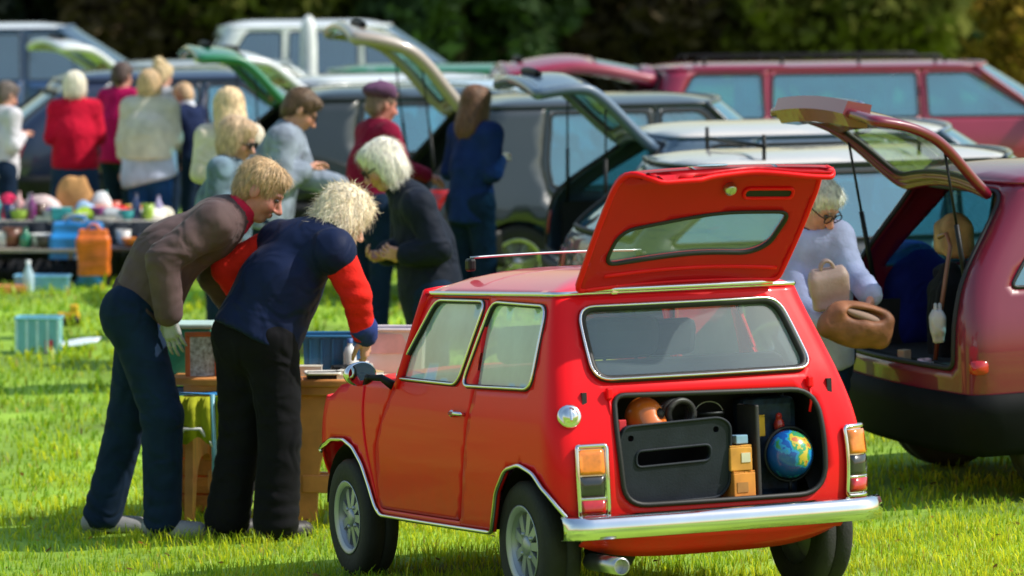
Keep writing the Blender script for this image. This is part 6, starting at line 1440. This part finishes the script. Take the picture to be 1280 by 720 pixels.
def goods(label, kind, px, dy, d, col, on='back', seed=0, rz=0., z=0.):
    Y, H = (SY, BH) if on == 'back' else (LY, LH) if on == 'low' else (float(on), 0.)
    X = (px-640)/F*Y; zb_ = float(gz((60-640)/F*SY, SY)) if on == 'back' else float(gz(((20 if px < 90 else 172)-640)/F*LY, LY)) if on == 'low' else float(gz(X, Y))
    M = Matrix.Translation((X, Y+dy, zb_+H+.0+z)) @ Matrix.Rotation(rz, 4, 'Z'); a, b, c = d
    nm = dict(heap='folded_cloth', box='box', bottle='bottle', pot='pot', bowl='bowl', toy='soft_toy', basket='basket', book='book', bag='bag', jug='jug')[kind]; r = np.random.default_rng(seed+100)
    if kind == 'heap':
        t = thing(nm, label, 'cloth', M); fl = Field((-a*.8, -b*.8, -.02), (a*.8, b*.8, c*1.5), .014)
        for k in range(5): fl.ell((r.uniform(-.25, .25)*a, r.uniform(-.2, .2)*b, c*.3), (a*r.uniform(.25, .4), b*r.uniform(.25, .4), c*r.uniform(.45, .7)), k=.04)
        fl.cut((0, 0, 0), (0, 0, -1)); V, Fc = fl.mesh(); V = fold(V, Fc, .018, 24, seed); V[:, 2] = np.maximum(V[:, 2], .001); big_mesh('cloth', V, Fc, clothm(col), t)
    elif kind == 'box':
        t = thing(nm, label, 'box', M); mb = MB(); mb.box((0, 0, c*.42), (a, b, c*.84), None, .006); mb.build('case', plain(col, .5), t); mb = MB(); mb.box((0, 0, c*.92), (a*1.03, b*1.03, c*.16), None, .005); mb.build('lid', plain(tuple(min(.8, q*1.3+.03) for q in col), .5), t)
    elif kind in ('bottle', 'jug'):
        t = thing(nm, label, kind, M); mb = MB(); mb.lathe([(.0001, 0), (a*.45, 0), (a*.5, c*.06), (a*.5, c*.6), (a*.2, c*.78), (a*.17, c*.92), (.0001, c*.92)], 14); mb.build('flask', plain(col, .2, 1), t); mb = MB(); mb.lathe([(a*.2, c*.92), (a*.2, c), (.0001, c)], 12); mb.build('cap', plain(tuple(q*.4 for q in col), .4), t)
        if kind == 'jug': mb = MB(); a_ = np.linspace(-1.3, 1.3, 8); mb.tube([(a*.45+a*.3*math.cos(q), 0, c*.45+c*.22*math.sin(q)) for q in a_], a*.05, 6); mb.build('handle', plain(col, .2, 1), t)
    elif kind in ('pot', 'bowl', 'basket'):
        t = thing(nm, label, kind, M); mb = MB(); mb.lathe([(.0001, 0), (a*.3, 0), (a*.42, c*.3), (a*.5, c), (a*.46, c), (a*.36, c*.3), (.0001, c*.08)], 18); mb.build('body', plain(col, .4 if kind != 'basket' else .8, .4, bump=.5 if kind == 'basket' else 0.), t); mb = MB(); mb.tube([(a*.49*math.cos(q), a*.49*math.sin(q), c) for q in np.linspace(0, 6.283, 20)[:-1]], a*.035, 6, closed=True); mb.build('rim', plain(tuple(q*.8 for q in col), .5), t)
    elif kind == 'toy':
        t = thing(nm, label, 'toy', M); fl = Field((-a, -b, -.02), (a, b, c*1.2), .012); fl.ell((0, 0, c*.32), (a*.36, b*.36, c*.34), k=.02); fl.ell((0, -b*.05, c*.76), (a*.28, b*.28, c*.22), k=.02)
        for q in (-1, 1): fl.ell((q*a*.22, 0, c*.94), (a*.11, b*.07, c*.10), k=.01); fl.cone((q*a*.28, -b*.1, c*.5), (q*a*.42, -b*.25, c*.3), a*.10, a*.09, k=.02); fl.cone((q*a*.2, -b*.1, c*.12), (q*a*.28, -b*.45, c*.08), a*.13, a*.12, k=.02)
        V, Fc = fl.mesh(); big_mesh('figure', V, Fc, clothm(col), t); mb = MB(); mb.ball((0, -b*.34, c*.74), (a*.09, b*.06, c*.06)); mb.build('muzzle', plain(tuple(min(.8, q*1.5+.1) for q in col), .8), t)
    elif kind == 'book':
        t = thing(nm, label, 'book', M); mb = MB(); mb.box((0, 0, c/2), (a*.96, b*.96, c*.8)); mb.build('pages', plain((.75, .7, .6), .8), t); mb = MB(); mb.box((0, 0, c*.95), (a, b, c*.1)); mb.box((0, 0, c*.05), (a, b, c*.1)); mb.build('cover', plain(col, .5), t)
    return t
G = goods
G('crimson knitted bundle at the left end of the stall', 'heap', 6, .0, (.20, .22, .20), (.62, .03, .10), seed=1); G('pink glass bottle beside the crimson bundle', 'bottle', 24, -.05, (.09, .09, .22), (.65, .35, .35), seed=2)
G('grey and white glass jug on the stall', 'jug', 36, .1, (.12, .12, .20), (.55, .62, .66), seed=3); G('white lidded box behind the cream rag cloth', 'box', 46, .18, (.16, .14, .12), (.70, .70, .72), seed=4)
G('cream and pink rag cloth heaped near the left of the stall', 'heap', 52, -.08, (.34, .28, .20), (.68, .52, .50), seed=5); G('violet cloth lying between the cream rag and the orange box', 'heap', 68, -.14, (.14, .16, .09), (.16, .10, .34), seed=6)
G('tan cushion standing in front of the red cardigan', 'heap', 92, .12, (.26, .16, .34), (.52, .27, .11), seed=7); G('flat orange box in front of the tan cushion', 'box', 84, -.18, (.20, .18, .06), (.72, .22, .05), seed=8)
G('blue and white checked cloth on the stall', 'heap', 108, -.12, (.16, .18, .14), (.35, .50, .72), seed=9); G('white crumpled tissue bag standing right of the tan cushion', 'heap', 122, .1, (.16, .16, .22), (.76, .76, .78), seed=10)
G('rust coloured box behind the white tissue bag', 'box', 130, .0, (.17, .16, .10), (.58, .18, .06), seed=11); G('bright red woollen hat, left of two on the stall', 'heap', 150, -.02, (.18, .18, .10), (.70, .02, .03), seed=12)
G('scarlet gloves to the right of the bright red hat', 'heap', 167, .0, (.15, .16, .09), (.72, .04, .05), seed=13); G('white folded linen at the right end of the stall', 'heap', 184, -.05, (.26, .22, .08), (.72, .70, .66), seed=14)
G('small lilac bottle at the right end behind the white linen', 'bottle', 196, .12, (.07, .07, .18), (.45, .40, .62), seed=15); G('grey bowl beside the bright red hat', 'bowl', 138, -.2, (.14, .14, .07), (.50, .48, .50), seed=16)
G('pale green book under the violet cloth', 'book', 62, -.24, (.18, .14, .03), (.40, .55, .42), seed=17); G('white plate stack towards the front of the stall', 'bowl', 100, -.25, (.20, .20, .05), (.76, .75, .74), seed=18)
G('terracotta plant pot on the black cloth bench', 'pot', 14, .0, (.16, .16, .15), (.18, .06, .03), 'low', 19); G('white saucer balanced by the terracotta pot', 'bowl', 2, .0, (.14, .14, .12), (.72, .70, .68), 'low', 20)
G('green glass jar on the black cloth bench', 'jug', 32, -.05, (.10, .10, .16), (.02, .20, .10), 'low', 21); G('white enamel basin on the black cloth bench', 'bowl', 55, .0, (.24, .24, .10), (.74, .74, .72), 'low', 22)
G('dark wicker basket at the right of the black cloth bench', 'basket', 58, -.12, (.15, .15, .09), (.06, .045, .03), 'low', 23)
G('orange plastic bowl on the low dark table', 'bowl', 168, -.05, (.20, .20, .06), (.75, .24, .02), 'low', 24); G('white china pot on the low dark table', 'pot', 152, .1, (.12, .12, .12), (.74, .74, .74), 'low', 25); G('black radio shaped box on the low dark table', 'box', 184, .05, (.14, .10, .09), (.02, .02, .03), 'low', 26); G('blue enamel mug beside the orange plastic bowl', 'pot', 180, -.15, (.07, .07, .09), (.03, .10, .38), 'low', 27)
more = [('teal', (.03, .32, .34)), ('mustard', (.60, .38, .03)), ('navy', (.015, .03, .12)), ('salmon', (.70, .30, .24)), ('lime', (.35, .52, .05)), ('ivory', (.74, .70, .58)), ('plum', (.20, .03, .16)), ('turquoise', (.08, .50, .52)), ('chocolate', (.10, .04, .02)), ('coral', (.72, .18, .12)), ('silver', (.50, .52, .54)), ('sky blue', (.22, .48, .72))]
kd = [('bottle', 'glass bottle', (.06, .06, .17)), ('box', 'lidded box', (.13, .11, .08)), ('bowl', 'china bowl', (.13, .13, .06)), ('heap', 'folded scarf', (.15, .16, .07)), ('pot', 'little jar', (.08, .08, .10)), ('book', 'hardback book', (.15, .11, .035))]
r_ = np.random.default_rng(3)
for i in range(30):
    cn, c_ = more[i % 12]; kn, kl, d_ = kd[(i*5+i//12) % 6]; px = 2+6.6*i+r_.uniform(-2, 2); where = 'at the back of' if i % 2 else 'along the front of'
    part_ = 'the left part of' if px < 66 else 'the middle of' if px < 132 else 'the right part of'
    G('%s %s %s %s the long stall' % (cn, kl, where, part_), kn, px, .20 if i % 2 else -.25+r_.uniform(0, .06), [q*1.25 for q in d_], c_, seed=50+i, rz=r_.uniform(-.5, .5))
def arrow(mb, a, b, c): mb.add([(-a*.10, -b*.53, c*.22), (-a*.02, -b*.53, c*.22), (.0, -b*.53, c*.40), (a*.12, -b*.53, c*.20), (a*.18, -b*.53, c*.24), (a*.02, -b*.53, c*.52)], [(0, 1, 2, 5), (2, 3, 4, 5)], smooth=False)
X = (92-640)/F*31.75
bag('carrier_bag', 'large bright blue carrier bag with white mark in front of the stall', stallM(96, 31.5), (.42, .24, .50), pmat('blue_polythene', (.02, .20, .52), rough=.3, var=.25, vscale=9, bump=.2), .06, None, seed=12, emblem=arrow)
bag('carrier_bag', 'orange carrier bag with yellow mark hanging in front of the blue one', stallM(116, 31.3) @ Matrix.Translation((0, 0, .10)), (.24, .10, .36), pmat('orange_polythene', (.75, .16, .02), rough=.35, var=.3, vscale=9, bump=.2), .05, None, seed=13)
# on the grass
t = openbox('pale blue plastic crate lying on the grass, open side forward', stallM(47, 27.0) @ Matrix.Translation((0, 0, .0)), (.30, .22, .24), (.20, .52, .62), ribs=False)
bpy.data.objects.remove(t, do_unlink=True) if False else None
CB = plain((.22, .55, .64), .35, .3)
for x in np.linspace(-.14, .14, 5): mb = MB(); mb.box((x, -.116, .12), (.018, .014, .22)); mb.build('slat', plain((.45, .72, .78), .4), t)
mb = MB(); mb.box((.08, -.118, .05), (.05, .008, .09)); mb.build('paper_sticker', plain((.6, .03, .08)), t)
openbox('small sky blue crate beside the bench with the black cloth', stallM(52, 31.2), (.42, .22, .11), (.20, .46, .66), ribs=True)
t = thing('bottle', 'pale blue bottle standing at the left end of the sky blue crate', 'bottle', stallM(34, 31.0)); mb = MB(); mb.lathe([(.0001, 0), (.04, 0), (.045, .02), (.045, .14), (.018, .2), (.018, .23), (.0001, .23)], 14); mb.build('flask', plain((.45, .60, .72), .2, 1), t); mb = MB(); mb.lathe([(.02, .22), (.02, .25), (.0001, .25)], 10); mb.build('cap', plain((.7, .72, .75)), t)
t = thing('wooden_board', 'brown wooden board lying on the grass at the left edge', 'board', stallM(8, 31.0)); mb = MB(); mb.box((0, 0, .035), (.30, .18, .05), None, .006); mb.build('plank', WOOD, t); mb = MB(); mb.box((0, 0, .008), (.05, .2, .016)); mb.build('batten', WOOD, t)
t = thing('paper_sheet', 'crumpled white paper sheet on the grass right of the pale blue crate', 'paper', stallM(97, 27.2)); V = np.array([(x, y, .05+.02*math.sin(9*x+5*y)) for x in np.linspace(-.14, .14, 9) for y in np.linspace(-.13, .13, 7)]); mk('sheet', V, [(i*7+j, i*7+7+j, i*7+8+j, i*7+1+j) for i in range(8) for j in range(6)], plain((.70, .76, .82), .7), t, True, .004)
t = thing('toy_tractor', 'little yellow toy on the grass behind the pale blue crate', 'toy', stallM(84, 28.6)); mb = MB(); mb.box((0, 0, .07), (.16, .08, .06), None, .015); mb.box((.04, 0, .12), (.06, .07, .07), None, .01); mb.build('shell', plain((.75, .45, .02), .4), t)
for x in (-.05, .05):
    for y in (-.045, .045): mb = MB(); mb.lathe([(.0001, -.012), (.035, -.012), (.035, .012), (.0001, .012)], 12, rotm('X', R(90)), (x, y, .04)); mb.build('wheel', BLACKP, t)
# ------------------------------------------------------------------ trees at the end of the field
def leafmat(name, scale=1.):
    if name in MATS: return MATS[name]
    m = bpy.data.materials.new(name); m.use_nodes = True; nt = m.node_tree; nt.nodes.clear(); out = nd(nt, 'ShaderNodeOutputMaterial'); at = nd(nt, 'ShaderNodeAttribute', attribute_name='tint')
    df = nd(nt, 'ShaderNodeBsdfDiffuse'); tl = nd(nt, 'ShaderNodeBsdfTranslucent'); mx = nd(nt, 'ShaderNodeMixShader'); mx.inputs[0].default_value = .22
    nt.links.new(at.outputs['Color'], df.inputs[0]); nt.links.new(at.outputs['Color'], tl.inputs[0]); nt.links.new(df.outputs[0], mx.inputs[1]); nt.links.new(tl.outputs[0], mx.inputs[2]); nt.links.new(mx.outputs[0], out.inputs[0])
    MATS[name] = m; return m
BARK = pmat('bark', (.045, .035, .026), rough=.95, var=.4, vscale=9, bump=.8, bscale=14)
def leaves(r, cen, rad, n, size, col, var=.35):
    """leaf quads spread through clumps filling an uneven crown"""
    nc = 46; d = r.normal(size=(nc, 3)); d /= np.linalg.norm(d, axis=1, keepdims=True); cc = cen+d*rad*r.uniform(.25, 1.0, (nc, 1))**.6
    cr = r.uniform(.22, .42, nc)*np.mean(rad); tone = r.uniform(.45, 1.5, nc)
    k = r.integers(0, nc, n); e = r.normal(size=(n, 3)); e /= np.linalg.norm(e, axis=1, keepdims=True); p = cc[k]+e*(cr[k]*r.uniform(.2, 1, n)**.5)[:, None]
    a = r.normal(size=(n, 3)); a /= np.linalg.norm(a, axis=1, keepdims=True); b = np.cross(a, r.normal(size=(n, 3))); b /= np.linalg.norm(b, axis=1, keepdims=True); sz = size*r.uniform(.5, 1.4, (n, 1))
    V = np.stack([p-a*sz, p-b*sz*.55, p+a*sz, p+b*sz*.55], 1).reshape(-1, 3); Fc = np.arange(n*4).reshape(n, 4)
    t = np.asarray(col)*2.8*(tone[k]*r.uniform(1-var, 1+var, n))[:, None]
    return V, Fc, np.repeat(t, 4, 0)
def tree(px, Y, hgt, wid, col, label, seed, n=7000, size=.16, low=.10, name='tree', group='trees at the end of the field'):
    r = np.random.default_rng(seed); X = (px-640)/F*Y; g = float(gz(X, Y)); root = thing(name, label, 'tree', Matrix.Translation((X, Y, g)), group)
    mb = MB(); z = np.linspace(-.1, hgt*.72, 9); wob = np.column_stack([np.cumsum(r.normal(size=9)*.07), np.cumsum(r.normal(size=9)*.07), z]); mb.tube(wob, np.linspace(.24, .05, 9)*hgt/6, 9)
    for i in range(9):
        k = r.integers(2, 8); a = r.uniform(0, 6.28); L = wid*r.uniform(.5, .95); p = wob[k]; q = p+np.array([math.cos(a)*L, math.sin(a)*L, L*.55]); mb.tube([p, (p*.5+q*.5)+[0, 0, .12], q], [.09, .06, .02], 6)
    mb.build('trunk', BARK, root)
    cen = np.array([0, 0, hgt*(.5+low/2)]); rad = np.array([wid, wid*.8, hgt*(.5-low/2)])
    V, Fc, t = leaves(r, cen, rad, n, size, col); V[:, 2] = np.maximum(V[:, 2], .05)
    big_mesh('crown', V, Fc, leafmat('leaf'), root, tint=t, smooth=False)
DK = (.014, .027, .013); BR = (.028, .020, .012); OL = (.040, .042, .010); GRN = (.020, .032, .014); BLK = (.008, .011, .009)
for i, (px, Y, h_, w_, c, lb) in enumerate([
    (-90, 66, 3.5, 2.2, BLK, 'very dark tree behind the long blue people carrier, leftmost'), (70, 68, 4.1, 2.2, BLK, 'black green tree above the roof of the long blue people carrier'), (215, 66, 3.7, 2.0, BR, 'dark brown tree left of the white people carrier'),
    (350, 65, 3.4, 1.7, OL, 'olive tree directly behind the white post'), (470, 66, 3.8, 1.8, DK, 'dark green tree behind the green car roof'), (575, 64, 3.5, 1.7, GRN, 'mid green bushy tree left of the bronze one'),
    (690, 66, 3.8, 1.9, BR, 'bronze brown tree above the raised maroon tailgate'), (815, 65, 3.6, 1.9, (.030, .022, .014), 'reddish brown tree over the rear of the long maroon estate'), (935, 66, 3.8, 1.9, (.034, .030, .012), 'bronze olive tree over the middle of the long maroon estate'),
    (1065, 64, 3.5, 1.8, OL, 'olive green tree over the front of the long maroon estate'), (1190, 66, 3.9, 2.0, (.008, .024, .016), 'dark blue green tree at the right, next to the yellow bush'), (1330, 67, 3.8, 2.2, BLK, 'dark tree at the right edge behind the yellow bush')]):
    tree(px, Y, h_, w_, c, lb, 40+i)
tree(1290, 50, 2.3, .75, (.10, .065, .01), 'small yellow autumn bush at the right edge', 77, 3500, .07, .02, name='bush', group=None)
def wood():
    r = np.random.default_rng(99); n = 52000; P = np.column_stack([r.uniform(-42, 42, n), r.uniform(78, 84, n), r.uniform(0, 1, n)**1.1*3.6+.7])
    P[:, 2] -= np.clip(waves(P, .6, 4), 0, 2)*.8; a = r.normal(size=(n, 3)); a /= np.linalg.norm(a, axis=1, keepdims=True); b = np.cross(a, r.normal(size=(n, 3))); b /= np.linalg.norm(b, axis=1, keepdims=True); sz = r.uniform(.25, .6, (n, 1))
    V = np.stack([P-a*sz, P-b*sz*.6, P+a*sz, P+b*sz*.6], 1).reshape(-1, 3); tone = (.8+.5*waves(P, .35, 8))[:, None]*r.uniform(.6, 1.4, (n, 1)); t = np.array([.034, .050, .024])*tone
    o = big_mesh('woodland', V, np.arange(n*4).reshape(n, 4), leafmat('leaf'), None, tint=np.repeat(t, 4, 0), smooth=False); o['kind'] = 'stuff'; o['label'] = 'dark woodland behind the field'; o['category'] = 'woodland'
wood()
# white post among the far cars
X, Y = (386-640)/F*48, 48.; t_ = thing('post', 'tall white round topped post between the white and green cars', 'post', Matrix.Translation((X, Y, float(gz(X, Y)))))
mb = MB(); mb.lathe([(.0001, 1.86), (.05, 1.83), (.085, 1.74), (.10, 1.5), (.11, .2), (.12, 0)], 16); mb.build('shaft', pmat('white_enamel', (.75, .77, .78), rough=.4), t_)
mb = MB(); mb.lathe([(.12, 0), (.16, .0), (.16, .06), (.12, .08)], 16); mb.build('foot', BLACKP, t_)
# ------------------------------------------------------------------ light and camera
w = bpy.data.worlds.new('World'); scene.world = w; w.use_nodes = True
nt = w.node_tree; nt.nodes.clear()
sky = nt.nodes.new('ShaderNodeTexSky'); sky.sky_type = 'NISHITA'; sky.sun_disc = False
SUN_AZ, SUN_EL = R(93), R(47)           # azimuth from +Y towards +X
sky.sun_elevation = SUN_EL; sky.sun_rotation = SUN_AZ; sky.air_density = 2.2; sky.dust_density = 1.6; sky.ozone_density = 4.0
bg = nt.nodes.new('ShaderNodeBackground'); bg.inputs['Strength'].default_value = .15
ow = nt.nodes.new('ShaderNodeOutputWorld'); nt.links.new(sky.outputs[0], bg.inputs[0]); nt.links.new(bg.outputs[0], ow.inputs[0])
sun = bpy.data.lights.new('sun', 'SUN'); sun.energy = 5.0; sun.angle = R(.55); sun.color = (1, .95, .86)
so = bpy.data.objects.new('sun', sun); link(so)
sd = Vector((math.sin(SUN_AZ)*math.cos(SUN_EL), math.cos(SUN_AZ)*math.cos(SUN_EL), math.sin(SUN_EL)))
so.rotation_euler = (-sd).to_track_quat('-Z', 'Y').to_euler()
so.location = (20, 30, 30)
cam = bpy.data.cameras.new('camera'); co = bpy.data.objects.new('camera', cam); link(co)
cam.lens = 36*F/1280; cam.sensor_width = 36; cam.clip_end = 3000; cam.clip_start = .5
co.location = (0, 0, CAM_H); co.rotation_euler = (R(90)-PIT, 0, 0)
cam.dof.use_dof = True; cam.dof.focus_distance = 17.2; cam.dof.aperture_fstop = .1406/.050
scene.camera = co
scene.view_settings.view_transform = 'Standard'; scene.view_settings.look = 'None'; scene.view_settings.exposure = 0
scene.cycles.use_denoising = True
scene.cycles.use_adaptive_sampling = True; scene.cycles.adaptive_threshold = .008
scene.cycles.max_bounces = 10; scene.cycles.transparent_max_bounces = 24; scene.cycles.diffuse_bounces = 4
scene.cycles.caustics_reflective = False; scene.cycles.caustics_refractive = False
